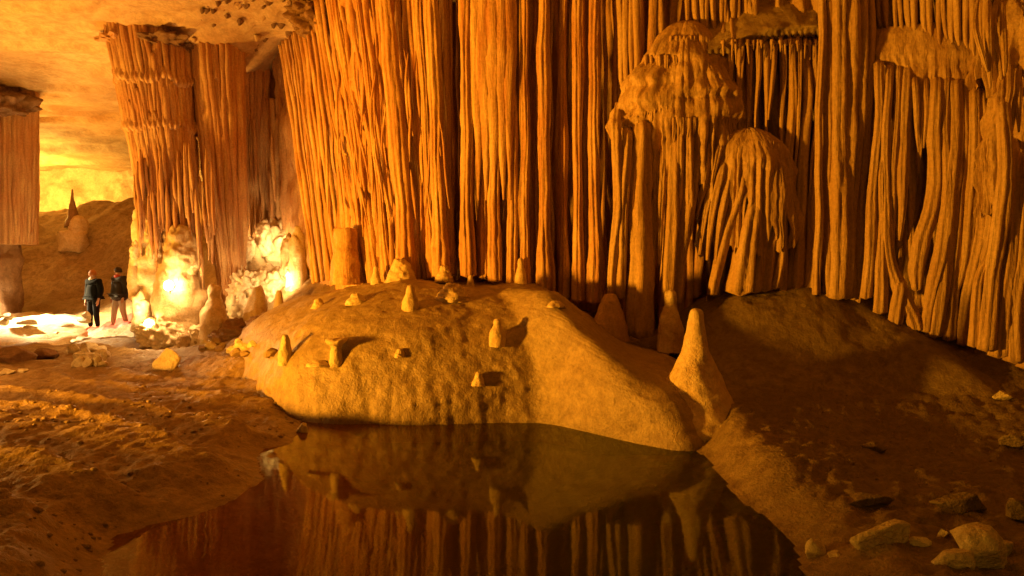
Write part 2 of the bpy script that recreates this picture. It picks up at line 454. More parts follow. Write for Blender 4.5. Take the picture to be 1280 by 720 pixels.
Zc = Zc - 0.12 * np.maximum(0, fbm(q * 1.6 + 30, 4, 0.6) - 0.22) * 4 * sm((X + 12) / 4)
c = MB().grid(np.stack([X, Y, Zc], -1), flip=True).build('ceiling', M_ceil, origin=(0, 0, 8))
tag(c, 'smooth orange rock ceiling with shallow ledges', 'ceiling', kind='structure')
def cz(x, y):
    i = int(np.argmin(abs(ys - y))); j = int(np.argmin(abs(xs - x)))
    return float(Zc[i, j])

# ------------------------------------------------------------------ WALLS behind everything
def sheet(poly, z0, z1, fl_amp, fl_freq, rough, seed, zstep=0.12, sstep=0.06, lean=0.0):
    poly = np.array(poly, dtype=float)
    seg = np.linalg.norm(np.diff(poly, axis=0), axis=1)
    s = np.concatenate([[0], np.cumsum(seg)])
    n = int(s[-1] / sstep)
    t = np.linspace(0, s[-1], n)
    px = np.interp(t, s, poly[:, 0]); py = np.interp(t, s, poly[:, 1])
    k = np.ones(25) / 25
    pxs = np.convolve(np.pad(px, 12, 'edge'), k, 'valid'); pys = np.convolve(np.pad(py, 12, 'edge'), k, 'valid')
    tx, ty = np.gradient(pxs), np.gradient(pys)
    l = np.hypot(tx, ty) + 1e-9
    nx, ny = ty / l, -tx / l
    z = np.linspace(z0, z1, int((z1 - z0) / zstep))
    T, Z = np.meshgrid(t, z)
    q = np.stack([(T - lean * Z) * fl_freq, Z * 0.22, np.full_like(T, seed)], -1)
    dsp = fl_amp * (1 - 2 * np.abs(noise(q))) + fl_amp * 0.5 * (1 - 2 * np.abs(noise(q * np.array([2.7, 1.5, 1]) + 8)))
    q2 = np.stack([T, Z, np.full_like(T, seed * 3.)], -1)
    dsp = dsp + rough * fbm(q2 * 0.7, 5, 0.55)
    A = np.stack([pxs[None] + nx[None] * dsp, pys[None] + ny[None] * dsp, Z], -1)
    return MB().grid(A)
# dark fluted wall right behind the curtain columns
bp_ = [P(x, 330, D(x) + (2.9 if 540 < x < 850 else 2.2))[:2] for x in (332, 380, 410, 480, 560, 640, 740, 800, 900, 1000, 1100, 1200, 1280, 1400)]
bp_ = [[-4.8, 24.0]] + [list(b) for b in bp_] + [[9.0, 7.5], [12, 4.0], [13, -3]]
w1 = sheet(bp_, -0.3, 8.3, 0.16, 3.0, 0.35, 2).build('curtain_wall', M_curt)
tag(w1, 'fluted rock wall in the dark gaps behind the stone curtain', 'rock wall')
l1 = sheet([P(x, 330, D(x) + .35)[:2] for x in (425, 450, 480, 520, 548)], 0.6, 8.2, 0.13, 5.0, 0.12, 12, sstep=.03, lean=.0).build('fluted_sheet', M_curt)
tag(l1, 'matted sheet of fine flutes directly behind the leaning ribs of the curtain', 'flowstone sheet')
l2 = sheet([P(x, 330, D(x) + .3)[:2] for x in (872, 900, 940, 1000, 1050, 1100, 1150, 1200, 1250, 1300, 1380)], 0.2, 8.2, 0.30, 2.9, 0.15, 15, sstep=.03, lean=-.12).build('fluted_sheet', M_curtR)
tag(l2, 'deeply fluted sheet filling the wall behind the right hand draperies', 'flowstone sheet')
bw = sheet([(-33, 30), (-28, 34.5), (-16, 35), (-11, 34), (-9.8, 28), (-8.7, 22.6), (-4.0, 21.5)], 0.0, 7.9, 0.03, 0.6, 0.9, 5, zstep=0.1, sstep=0.1).build('back_wall', M_back)
tag(bw, 'brightly lit pale rock wall beyond the brown hill', 'rock wall')
lw = sheet([(-14, -4), (-17, 6), (-21, 14), (-27, 24), (-33, 31)], -0.2, 8.2, 0.1, 0.8, 1.0, 6, zstep=0.2, sstep=0.2).build('side_wall', M_back)
tag(lw, 'rough rock wall closing the chamber outside the left edge', 'rock wall')

# ------------------------------------------------------------------ MOUNDS (radial domes)
def mound(outline, center, top, name, mat, seed, ph_pow=(0.62, 0.85), nu=420, nv=130, zf=None, disp=None, base=-0.25):
    out = np.array(outline, dtype=float)
    c = np.array(center, dtype=float)
    ang = np.arctan2(out[:, 1] - c[1], out[:, 0] - c[0]); rad = np.hypot(out[:, 0] - c[0], out[:, 1] - c[1])
    o = np.argsort(ang); ang, rad = ang[o], rad[o]
    ang = np.concatenate([ang - 2 * math.pi, ang, ang + 2 * math.pi]); rad = np.tile(rad, 3)
    th = np.linspace(-math.pi, math.pi, nu, endpoint=False)
    R = np.interp(th, ang, rad)
    k = np.hanning(17); k /= k.sum()
    R = np.convolve(np.concatenate([R[-8:], R, R[:8]]), k, 'valid')
    ph = np.linspace(0.001, math.pi / 2, nv)
    T, PH = np.meshgrid(th, ph)
    rho = np.sin(PH) ** ph_pow[0]
    hz = np.cos(PH) ** ph_pow[1]
    X = c[0] + np.cos(T) * R[None] * rho
    Y = c[1] + np.sin(T) * R[None] * rho
    Tp = top(X, Y) if callable(top) else top
    Z = base + (Tp - base) * hz
    V = np.stack([X, Y, Z], -1)
    du = np.roll(V, -1, 1) - np.roll(V, 1, 1); dv = np.gradient(V, axis=0)
    nrm = np.cross(dv, du); nrm /= np.linalg.norm(nrm, axis=-1, keepdims=True) + 1e-9
    dsp = disp(V)
    V = V + nrm * dsp[..., None]
    V[0] = V[0].mean(0)
    ob = MB().grid(V, wrap=True).build(name, mat)
    return ob, V
def main_disp(V):
    q = V + 11
    a = 0.15 * fbm(q * np.array([0.6, 0.8, 0.7]), 4)
    a = a + 0.08 * (0.5 - cells(q * np.array([0.75, 0.9, 0.8]) + 0.25 * noise(q * 1.3)[..., None]))
    low = sm((0.95 - V[..., 2]) / 0.5)
    # dripping vertical grooves on the steep lower face
    ax = V[..., 0] * 1.0 + V[..., 1] * 0.4
    a = a + low * 0.016 * (1 - 2 * np.abs(noise(np.stack([ax * 4.5, V[..., 2] * 0.7, 0 * ax + 3], -1))))
    a = a + low * 0.012 * noise(np.stack([ax * 14, V[..., 2] * 1.5, 0 * ax + 8], -1))
    # pebbly crust towards the right of the front face
    peb = np.exp(-(((V[..., 0] - 0.1) / 1.2) ** 2 + ((V[..., 2] - 0.45) / 0.6) ** 2))
    a = a + (0.014 + 0.014 * peb) * (0.55 - cells(q * np.array([9, 9, 7])))
    a = a + 0.020 * fbm(q * np.array([6, 6, 4]), 4, 0.6)
    return a
out1 = [W(320, 497)[:2], W(335, 512)[:2], W(365, 524)[:2], W(400, 529)[:2], W(470, 530)[:2], W(550, 530)[:2], W(620, 529)[:2], W(690, 527)[:2], W(715, 534)[:2], W(745, 546)[:2], W(790, 556)[:2], W(835, 566)[:2], W(880, 566)[:2],
        (2.85, 9.3), (3.2, 10.2), (3.0, 12.0), (2.6, 14.0), (0, 16.2), (-3, 17.5), (-5.4, 17), (-5.9, 15.6), (-4.9, 13.4)]
def top1(X, Y):
    # crest follows the foot of the curtain, lower saddle towards the right
    z = 1.86 - 0.70 * sm((X - 0.4) / 1.5) - 0.08 * sm((X - 2.0) / 1) - 0.10 * sm((-X - 3.0) / 1.5)
    return z
mnd, MV = mound(out1, (-1.0, 13.3), top1, 'flowstone_mound', M_mound, 1, ph_pow=(0.66, 0.80), nu=560, nv=170, disp=main_disp)
tag(mnd, 'large rounded tan flowstone mound at the far shore of the pool', 'flowstone mound')
out2 = [(2.65, 11.6), (2.75, 10.4), (3.2, 9.3), (4.2, 8.7), (5.3, 8.4), (6.3, 8.6), (7.4, 9.4), (8.0, 11), (7, 13.5), (4.5, 14.5), (2.9, 13.5)]
def top2(X, Y):
    # a hollow in front, rising late to the foot of the draperies, with a rounded shoulder running out to the right
    z = 0.28 + 1.62 * sm((Y - 8.9) / 2.85) ** 1.1 - 0.10 * np.maximum(X - 4.6, 0) ** 1.2
    a, b = np.array([5.0, 12.0]), np.array([6.5, 9.2])
    ab = b - a
    t = np.clip(((X - a[0]) * ab[0] + (Y - a[1]) * ab[1]) / (ab @ ab), 0, 1)
    dd_ = np.hypot(X - a[0] - t * ab[0], Y - a[1] - t * ab[1])
    zr = (1.65 - 0.95 * t) * np.exp(-(dd_ / 0.85) ** 2)
    return np.maximum(z, zr) + 0.08 * np.exp(-((z - zr) / 0.2) ** 2)
def disp2(V):
    q = V + 31
    return 0.12 * fbm(q * 0.8, 4) + 0.02 * fbm(q * np.array([2, 5, 3]), 4, 0.6) + 0.015 * (0.5 - cells(q * 8))
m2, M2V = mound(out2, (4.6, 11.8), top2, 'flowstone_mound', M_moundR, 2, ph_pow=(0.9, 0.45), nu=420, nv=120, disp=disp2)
tag(m2, 'broad olive brown flowstone mound in shadow under the right draperies', 'flowstone mound')
_surf = np.concatenate([MV.reshape(-1, 3), M2V.reshape(-1, 3)])
_hm = {}
for _v in _surf:
    _k = (int(_v[0] * 14), int(_v[1] * 14))
    if _v[2] > _hm.get(_k, -9): _hm[_k] = float(_v[2])
def topz(x, y):
    """height of whatever floor is at x, y"""
    return max(gz(x, y), _hm.get((int(x * 14), int(y * 14)), -9))
def ground_hit(px, py, d0=4.0, d1=19.0):
    """first point of the floor or a mound along a view ray"""
    d = d0
    while d < d1:
        p = P(px, py, d)
        if p[2] <= topz(p[0], p[1]):
            return p
        d += 0.08
    return P(px, py, d1)

# ------------------------------------------------------------------ MAIN CURTAIN
def up(xt, xb, yb, y=-95):
    return xt
def column(spec, off, name, label, cat, group=None, mat=None, seed=0, **kw):
    mb = MB()
    prib(mb, spec, D, off, seed=seed, **kw)
    o = mb.build(name, mat or M_curt)
    return tag(o, label, cat, group)

# lean field: where a rib that starts at xt (y=0) ends at the foot
_lt = np.array([330, 360, 385, 410, 445, 480, 520, 555, 590, 640, 700, 775])
_lb = np.array([388, 405, 428, 466, 484, 508, 540, 562, 592, 640, 701, 778])
_fy = np.interp
def foot_y(xb):
    return float(np.interp(xb, [385, 400, 430, 465, 505, 560, 600, 650, 680, 740, 765, 800, 840, 880, 925, 1000, 1050, 1075, 1120, 1180, 1280],
                           [352, 346, 342, 352, 350, 338, 340, 356, 366, 372, 376, 416, 418, 366, 362, 358, 364, 372, 400, 418, 452]))
def lean(xt):
    return float(np.interp(xt, _lt, _lb))
def main_rib(xt, w, off, name, label, cat, group=None, seed=0, yb=None, tip=False, bulb=0.0, **kw):
    xb = lean(xt)
    yb = yb if yb is not None else foot_y(xb) + 5
    ytop = -95 if xt > 408 else float(np.interp(xt, [330, 345, 380, 408], [62, 52, 24, -20]))
    sp = []
    for t in (0, 0.2, 0.4, 0.6, 0.8, 0.93, 1.0):
        y = ytop + (yb - ytop) * t
        s = max(0, y) / foot_y(xb)
        curve = s ** 0.85 if xt < 560 else s
        x = xt + (xb - xt) * curve
        ww = w * (1 + 0.25 * rnd.uniform(-1, 1))
        if tip: ww = w * (1 - 0.85 * t)
        elif t >= 0.93: ww = w * (1.1 + bulb)
        sp.append((x, y, ww))
    return column(sp, off, name, label, cat, group, seed=seed, **kw)
heroes = [
    (418, 15, 0.05, 'tall leaning stone column at the left edge of the main curtain, bright along its whole left side'),
    (447, 12, -0.05, 'slim leaning stone column just left of the knobbed column above the mound'),
    (482, 22, -0.25, 'thick leaning column swelling into a rough foot on the big pale knob'),
    (522, 14, 0.0, 'slender column right of the thick knobbed one, fading into a dark gap'),
    (538, 20, -0.2, 'stout column with a broad pale shaft left of the narrow dark recess'),
    (556, 10, 0.15, 'thin column squeezed against the right side of the stout pale column'),
    (582, 18, -0.15, 'column with a thickened round foot at the crest of the mound'),
    (604, 13, 0.05, 'rib fused at its top into the wide smooth panel, its lower half free and thin'),
    (617, 16, -0.1, 'column with a grooved pale face hanging from the wide smooth panel'),
    (640, 13, -0.05, 'evenly round column reaching the mound left of the bulb footed one'),
    (656, 11, -0.05, 'thin column standing on a small pale bulb at the mound crest'),
    (680, 21, -0.2, 'thickest plain column of the middle curtain, flared at the foot'),
    (704, 12, 0.0, 'straight narrow column right of the thickest plain column'),
    (722, 15, -0.1, 'straight column second from the big dark gap before the tiered canopy'),
    (742, 20, -0.1, 'broad smooth column bordering the deep dark gap before the tiered canopy'),
]
for k, (xt, w, off, lab) in enumerate(heroes):
    main_rib(xt, w, off, 'stone_column', lab, 'stone column', 'columns of the main curtain', seed=k + 1, bulb=0.25, nu=48, ribs=8, rib_amp=0.14, wscale=.78)
# wide smooth panel high in the middle
mb = MB()
for j, (x, w) in enumerate([(597, 15), (606, 18), (616, 20), (627, 19), (636, 14)]):
    prib(mb, [(x, -95, w * 1.3), (x, 20, w * 1.3), (x, 90, w * 1.2), (x + 1, 150, w * .8), (x + 1, 200, w * .45), (x + 2, 250, 2)], D, -0.16, seed=200 + j, nu=22, ribs=3, rib_amp=0.06, lump=.06, flat=.7)
tag(mb.build('flowstone_sheet', M_curt), 'wide smooth orange flowstone panel high in the main curtain', 'flowstone panel')
# leaner ribs between the named columns
taken = [h[0] for h in heroes]
k = 30
xt = 334
while xt < 770:
    sp_ = 4.9 if xt < 410 else (5.6 if xt < 560 else 8.5)
    xt += sp_ * rnd.uniform(0.7, 1.35)
    k += 1
    if min(abs(xt - t) for t in taken) < 4.5 and xt > 410: continue
    if xt > 750 and xt < 762: continue
    w = (rnd.uniform(4.2, 7.5) if xt < 410 else rnd.uniform(3.2, 6.8)) if xt < 560 else rnd.uniform(3, 7)
    if xt < 410:
        lab, grp = 'narrow leaning rib of the low fluted curtain under the speckled ceiling', 'ribs of the low left curtain'
    elif xt < 560:
        lab, grp = 'narrow leaning rib in the left half of the tall main curtain', 'narrow ribs of the leaning half'
    else:
        lab, grp = 'narrow upright rib in the right half of the tall main curtain', 'narrow ribs of the upright half'
    tip = rnd.random() < (0.2 if xt < 560 else 0.38)
    yb = None
    if tip: yb = rnd.uniform(120, 330)
    off = rnd.uniform(-0.12, 0.22) if xt < 560 else rnd.uniform(0.1, 0.55)
    main_rib(xt, w, off, 'stalactite' if tip else 'stone_rib', lab if not tip else lab.replace('rib', 'pointed stalactite', 1), 'stalactite' if tip else 'stone rib',
             grp if not tip else grp.replace('ribs', 'stalactites'), seed=k, yb=yb, tip=tip, nu=14, ribs=3, rib_amp=0.16, wob=0.05)
# second, recessed row
xt = 412
while xt < 800:
    xt += rnd.uniform(8, 16) if xt < 560 else rnd.uniform(13, 24)
    k += 1
    w = rnd.uniform(5, 10)
    if xt < 770:
        main_rib(xt, w, rnd.uniform(0.7, 1.3), 'recessed_rib', 'half hidden rib in the dark recesses behind the main curtain', 'stone rib', 'recessed ribs of the main curtain', seed=k, nu=12, ribs=3, wob=0.06)
# stray crossing trickles that make the left half look matted
for j in range(46):
    x0 = rnd.uniform(385, 545); y0 = rnd.uniform(60, 230)
    s = (lean(x0) - x0) / 350.
    xx = x0 + y0 * s
    ln = rnd.uniform(50, 120); ds = rnd.uniform(-0.12, 0.12)
    column([(xx, y0, 1.0), (xx + (s + ds) * ln * .5, y0 + ln * .5, 3.6), (xx + (s + ds) * ln, y0 + ln, 1.2)], rnd.uniform(-0.25, -0.12), 'stone_trickle',
           'thin crooked trickle of stone crossing the leaning ribs of the curtain', 'stone trickle', 'trickles on the leaning ribs', seed=300 + j, nu=8, ribs=2, wob=.08)

# ------------------------------------------------------------------ TIERED CANOPY (x 775..935)
def bell(mb, cx, prof, d, ratio, tiers, nfl, seed, yskirt, jag, fdeep=0.22, turn=0.0):
    """bell of flowstone: stacked drooping lips, flutes under each lip, a torn fluted skirt at the bottom"""
    prof = np.array(prof, float)
    y0, y1 = prof[0, 0], prof[-1, 0]
    sc = d / FPX
    n = 300
    th = np.linspace(-2.0, 2.0, n)
    m = int((y1 - y0) / 1.3) + 12
    u = np.linspace(0, 1, m) ** 1.25
    TH, U = np.meshgrid(th, u)
    sn = seed * 4.71
    end = y1 + jag * 1.6 * noise(np.stack([TH * 3.3, 0 * TH + sn, 0 * TH], -1)) + jag * 0.6 * noise(np.stack([TH * 11, 0 * TH + sn, 0 * TH], -1))
    Yp = y0 + (y1 - y0) * U
    Yp = np.where(Yp > yskirt, yskirt + (Yp - yskirt) / (y1 - yskirt) * (end - yskirt), Yp)
    hw = np.where(TH < 0, np.interp(Yp, prof[:, 0], prof[:, 1]), np.interp(Yp, prof[:, 0], prof[:, 2]))
    dz = np.interp(Yp, prof[:, 0], np.maximum(prof[:, 1], prof[:, 2]))
    circ = np.stack([np.sin(TH) * 1.6, np.cos(TH) * 1.6 + sn, Yp * 0.012], -1)
    k = 1 + 0.20 * fbm(circ * 1.1, 4) + 0.05 * fbm(circ * np.array([4, 4, 3.]), 4) + 0.16 * (0.5 - cells(circ * np.array([1.5, 1.5, 2.2])))
    fa = 0.0 * TH
    for (yl, tc_, tw, amp) in tiers:
        m_ = sm(1.4 - np.abs(TH - tc_) / tw * 1.1)
        v = Yp - (yl + 0.35 * 26 * noise(np.stack([TH * 1.6, 0 * TH + sn + yl, 0 * TH], -1)) + 9 * (TH - tc_) ** 2)
        k = k + m_ * amp * np.where(v < 0, sm((v + 24) / 22), 1 - 1.2 * sm((v - 1) / 11) + 0.2 * sm((v - 12) / 30))
        fa = np.maximum(fa, m_ * sm((v + 2) / 10) * (1 - sm((v - 14) / 16)) * 0.28)
    fa = np.maximum(fa, sm((Yp - yskirt + 14) / 30))
    ph = TH * nfl + 2.0 * noise(np.stack([TH * 4, 0 * TH + sn, Yp * 0.003], -1)) + 0.35 * noise(np.stack([TH * 6, 0 * TH + sn, Yp * 0.010], -1))
    fl = np.abs(np.sin(ph)) ** 0.7
    fl2 = np.abs(np.sin(ph * 2.3 + 1.3))
    k = k + fdeep * fa * (fl - 0.75) + 0.05 * fa * (fl2 - .5)
    X_ = P(0, 0, d)[0]
    cxm = (cx - 640) * sc
    zt = np.interp(Yp.ravel(), [-200, 800], [P(640, -200, d)[2], P(640, 800, d)[2]]).reshape(Yp.shape)
    A = np.stack([cxm + np.sin(TH) * hw * sc * k, d - np.cos(TH) * dz * sc * ratio * k - turn * np.sin(TH) * hw * sc, zt + 0.03 * fbm(circ * 3, 3)], -1)
    mb.grid(A, flip=True)
    return mb
cn = empty('tiered_canopy', P(850, 420, 11.6))
tag(cn, 'tall bell shaped flowstone canopy of stacked tiers with fluted columns below', 'flowstone canopy')
bell(MB(), 856, [(20, 0, 0), (22, 12, 12), (27, 24, 22), (38, 36, 32), (60, 50, 46), (84, 66, 54), (110, 76, 66), (135, 84, 72), (150, 84, 75), (250, 80, 66)], 12.0, .6,
     [(44, .1, 1.2, .10), (66, -.6, .7, .14), (72, .6, .6, .10), (96, -.9, .6, .12), (92, .1, .5, .10), (112, .2, .6, .16), (126, -1.1, .5, .10), (128, -.5, .4, .12), (140, .8, .8, .10), (150, -1.2, .6, .10)], 17, 21, 152, 60).build('hood', M_curtR, cn)
_pf = np.array([(22, 12), (38, 34), (60, 48), (84, 60), (110, 71), (150, 80)], float)
for (yl, x0_, x1_, nn_) in [(52, 838, 880, 8), (76, 806, 850, 8), (84, 872, 910, 8), (104, 782, 820, 8), (106, 846, 890, 9), (128, 800, 836, 8), (130, 874, 925, 12), (152, 776, 800, 5), (154, 838, 930, 22)]:
    for q_ in range(nn_):
        x_ = x0_ + (x1_ - x0_) * (q_ + rnd.uniform(.2, .8)) / nn_
        hw_ = float(np.interp(yl, _pf[:, 0], _pf[:, 1])); c_ = max(0.05, 1 - ((x_ - 856) / (hw_ + 4)) ** 2) ** .5
        dq = 12.0 - hw_ * c_ * 12.0 / FPX * .6 * 1.06
        ln_ = rnd.uniform(9, 26); w_ = rnd.uniform(3, 5.5)
        m_ = prib(MB(), [(x_, yl - 7, w_), (x_, yl + ln_ * .4, w_ * .7), (x_ - 1, yl + ln_, 1)], dq, seed=1200 + q_, nu=8, ribs=2, lump=.2)
        m_.build('fringe_spike', M_curtR, cn)
# ribs under the tiers
def ribs_under(parent, specs, d, seed0, name='drapery', mat=M_curtR, **kw):
    for j, sp in enumerate(specs):
        mb = MB()
        dd = d
        if sp[0][1] > -50:
            x_, y_, w_ = sp[0]
            sp = [(x_ + 1, y_ - 22, w_ * .5), (x_, y_ - 2, w_ * .8), (x_, y_ + 16, w_ * .95)] + list(sp[1:])
            kw = {**kw, 'offs': (.60, .34, .10)}
        prib(mb, sp, dd, rnd.uniform(-0.06, 0.06), seed=seed0 + j, **{**dict(nu=28, ribs=5, rib_amp=0.16, flat=1.1, wob=.05), **kw})
        mb.build(name, mat, parent)
specs = [
    [(772, 150, 12), (770, 250, 11), (766, 370, 10)],
    [(783, 160, 12), (780, 260, 12), (775, 372, 12)],
    [(803, 150, 20), (801, 250, 24), (800, 330, 27), (800, 418, 30)],
    [(820, 150, 12), (818, 250, 10), (815, 360, 8)],
    [(829, 170, 9), (827, 250, 8), (822, 330, 4)],
    [(842, 150, 14), (842, 250, 14), (836, 380, 16)],
    [(860, 150, 14), (858, 250, 16), (846, 378, 13)],
    [(874, 160, 10), (869, 230, 8), (858, 300, 3)],
    [(885, 165, 9), (880, 230, 7), (872, 270, 2)],
    [(897, 165, 9), (892, 215, 6), (888, 240, 2)],
    [(908, 160, 9), (902, 200, 6), (897, 225, 2)],
    [(918, 160, 9), (914, 190, 5), (910, 210, 2)],
    [(928, 158, 8), (925, 185, 5), (924, 200, 2)],
    [(793, 170, 9), (791, 240, 6), (789, 300, 2)],
    [(812, 165, 9), (810, 220, 5), (808, 270, 2)],
    [(851, 165, 8), (850, 220, 6), (850, 275, 2)],
]
ribs_under(cn, specs, 11.42, 400, 'drapery', wscale=1.05)

# second hood (x 875..985)
c2 = empty('small_canopy', P(920, 370, 11.6))
tag(c2, 'rounded helmet shaped canopy with curved ribbons sweeping down left', 'flowstone canopy')
bell(MB(), 933, [(152, 0, 0), (154, 14, 14), (160, 28, 27), (172, 42, 38), (186, 50, 46), (205, 54, 52), (290, 56, 56)], 11.6, .55, [(170, .2, 1.0, .06), (192, -.4, .9, .08)], 13, 41, 196, 45, turn=.15).build('hood', M_curtR, c2)
specs = [
    [(892, 190, 10), (884, 250, 8), (874, 318, 3)],
    [(902, 192, 10), (892, 255, 9), (884, 325, 3)],
    [(912, 190, 10), (902, 260, 9), (892, 330, 4)],
    [(928, 185, 20), (922, 240, 17), (905, 300, 13), (890, 368, 11)],
    [(940, 190, 10), (932, 250, 9), (922, 310, 4)],
    [(950, 190, 14), (943, 250, 17), (932, 300, 24), (926, 364, 31)],
    [(962, 192, 10), (957, 250, 12), (950, 300, 13), (945, 364, 13)],
    [(974, 195, 10), (970, 250, 12), (962, 300, 14), (955, 362, 16)],
    [(985, 200, 8), (982, 260, 8), (975, 330, 10), (970, 360, 9)],
]
ribs_under(c2, specs, 11.35, 430, wscale=1.1)

# ledge with a fringe and long draperies under it (x 895..1085)
lg = empty('draped_ledge', P(990, 362, 11.8))
tag(lg, 'sloping brown ledge high at the top with a fringe of draperies hanging to the floor', 'flowstone ledge')
n, m = 150, 40
S, T = np.meshgrid(np.linspace(0, 1, n), np.linspace(0, 1, m))
A = np.zeros((m, n, 3))
for i in range(m):
    for j in range(n):
        s = S[i, j]; t = T[i, j]
        x = 885 + 215 * s
        lip = np.interp(x, [885, 905, 930, 980, 1030, 1100], [62, 56, 45, 34, 34, 36])
        top = np.interp(x, [885, 930, 1100], [10, -25, -40])
        if t < 0.75:
            u = t / 0.75
            A[i, j] = P(x, top + (lip - top) * u, 12.7 - 1.25 * u ** 0.8)
        else:
            u = (t - 0.75) / 0.25
            A[i, j] = P(x, lip + 13 * u * (0.7 + 0.3 * abs(math.sin(s * 90))), 11.45 + 0.12 * u)
A[..., 2] += 0.05 * fbm(A * 2.2, 4)
A[..., 1] += 0.06 * fbm(A * 3.2 + 7, 4)
MB().grid(A).build('ledge_slope', M_cap, lg)
specs = []
for x, xb, w, yb in [(912, 909, 9, 165), (924, 921, 10, 150), (937, 936, 9, 170), (949, 945, 8, 165), (958, 957, 9, 175), (966, 962, 8, 150), (978, 976, 9, 190), (990, 975, 9, 362), (1000, 992, 7, 215), (1007, 993, 13, 360), (1020, 1010, 7, 250), (1028, 1013, 12, 362), (1036, 1030, 8, 330)]:
    x0 = x
    if yb > 300:
        specs.append([(x0, 42, w * .8), (x0 + 2, 120, w), (xb + (x0 - xb) * .55, 230, w * 1.1), (xb, yb + 4, w * 1.4)])
    else:
        specs.append([(x0, 42, w), (x0, 42 + (yb - 42) * .5, w * .7), (xb, yb, 2)])
ribs_under(lg, specs, 11.55, 460)
tinies = []
for j in range(26):
    x = 905 + j * 7 + rnd.uniform(-2, 2)
    tinies.append([(x, 40, 6), (x, 50, 4), (x, 60 + rnd.uniform(0, 22), 1.2)])
ribs_under(lg, tinies, 11.42, 520, 'fringe_spike', nu=8, ribs=2)

# the broad pillar (x 1030..1085)
pl = empty('fluted_pillar', P(1050, 368, 11.3))
tag(pl, 'broad fluted pillar running from the top edge down to the olive mound', 'stone column')
specs = [[(1036, -100, 14), (1036, 60, 14), (1036, 200, 14), (1036, 370, 15)],
         [(1048, -100, 20), (1048, 60, 20), (1047, 200, 20), (1046, 372, 22)],
         [(1063, -100, 20), (1063, 60, 20), (1061, 160, 20), (1057, 372, 16)],
         [(1077, -100, 18), (1077, 60, 18), (1074, 120, 13), (1070, 200, 9), (1066, 374, 9)],
         [(1088, -100, 12), (1087, 60, 10), (1083, 150, 10), (1076, 250, 12), (1071, 378, 12)],
         [(1027, -100, 10), (1026, 60, 8), (1024, 200, 8), (1022, 368, 9)]]
ribs_under(pl, specs, 11.2, 560, 'flute', ribs=5)

# big hood at the right (x 1085..1245)
c3 = empty('broad_canopy', P(1165, 420, 10.6))
tag(c3, 'broad olive topped canopy at the right with wide draperies joining in forks', 'flowstone canopy')
bell(MB(), 1150, [(26, 0, 0), (26.8, 40, 22), (29, 62, 38), (38, 72, 58), (60, 76, 78), (84, 76, 90), (110, 76, 97), (150, 76, 98), (230, 70, 98)], 11.25, .4,
     [(66, -.3, 1.0, .06), (80, .5, .9, .05), (96, .9, .6, .08)], 19, 51, 92, 75, fdeep=.16, turn=.3).build('hood', M_curtR, c3)
specs = [
    [(1099, 75, 10), (1096, 160, 9), (1092, 260, 11), (1083, 372, 11)],
    [(1112, 80, 8), (1108, 160, 8), (1107, 250, 9), (1110, 320, 12), (1124, 360, 15), (1138, 388, 14), (1146, 412, 16)],
    [(1122, 80, 6), (1118, 160, 6), (1117, 240, 6), (1116, 310, 5)],
    [(1133, 80, 12), (1131, 150, 12), (1128, 230, 10), (1124, 300, 4)],
    [(1142, 90, 6), (1146, 150, 5), (1150, 190, 1.5)],
    [(1150, 90, 6), (1152, 140, 4), (1150, 180, 1.5)],
    [(1158, 90, 6), (1161, 140, 5), (1156, 185, 1.5)],
    [(1171, 92, 14), (1172, 150, 15), (1171, 220, 15), (1166, 262, 16), (1154, 300, 17), (1146, 335, 15), (1146, 362, 9)],
    [(1183, 95, 9), (1184, 200, 9), (1180, 300, 16), (1172, 350, 17), (1162, 395, 12), (1160, 414, 12)],
    [(1194, 95, 14), (1195, 180, 15), (1188, 260, 18), (1178, 340, 16), (1168, 420, 15)],
    [(1207, 100, 13), (1207, 180, 14), (1200, 260, 16), (1191, 340, 15), (1186, 424, 14)],
    [(1219, 105, 12), (1220, 180, 13), (1213, 260, 14), (1206, 330, 8), (1198, 366, 3)],
    [(1230, 110, 12), (1232, 200, 14), (1226, 290, 15), (1212, 360, 15), (1206, 430, 14)],
    [(1241, 118, 11), (1244, 200, 12), (1240, 290, 14), (1228, 350, 8)],
    [(1100, 120, 5), (1103, 200, 5), (1104, 280, 8), (1100, 390, 14)],
    [(1122, 330, 6), (1122, 360, 12), (1118, 408, 14)],
]
ribs_under(c3, specs, lambda x: 10.95 - (x - 1090) * .0035, 590, ribs=7, rib_amp=.2, wscale=1.15, flat=.7)
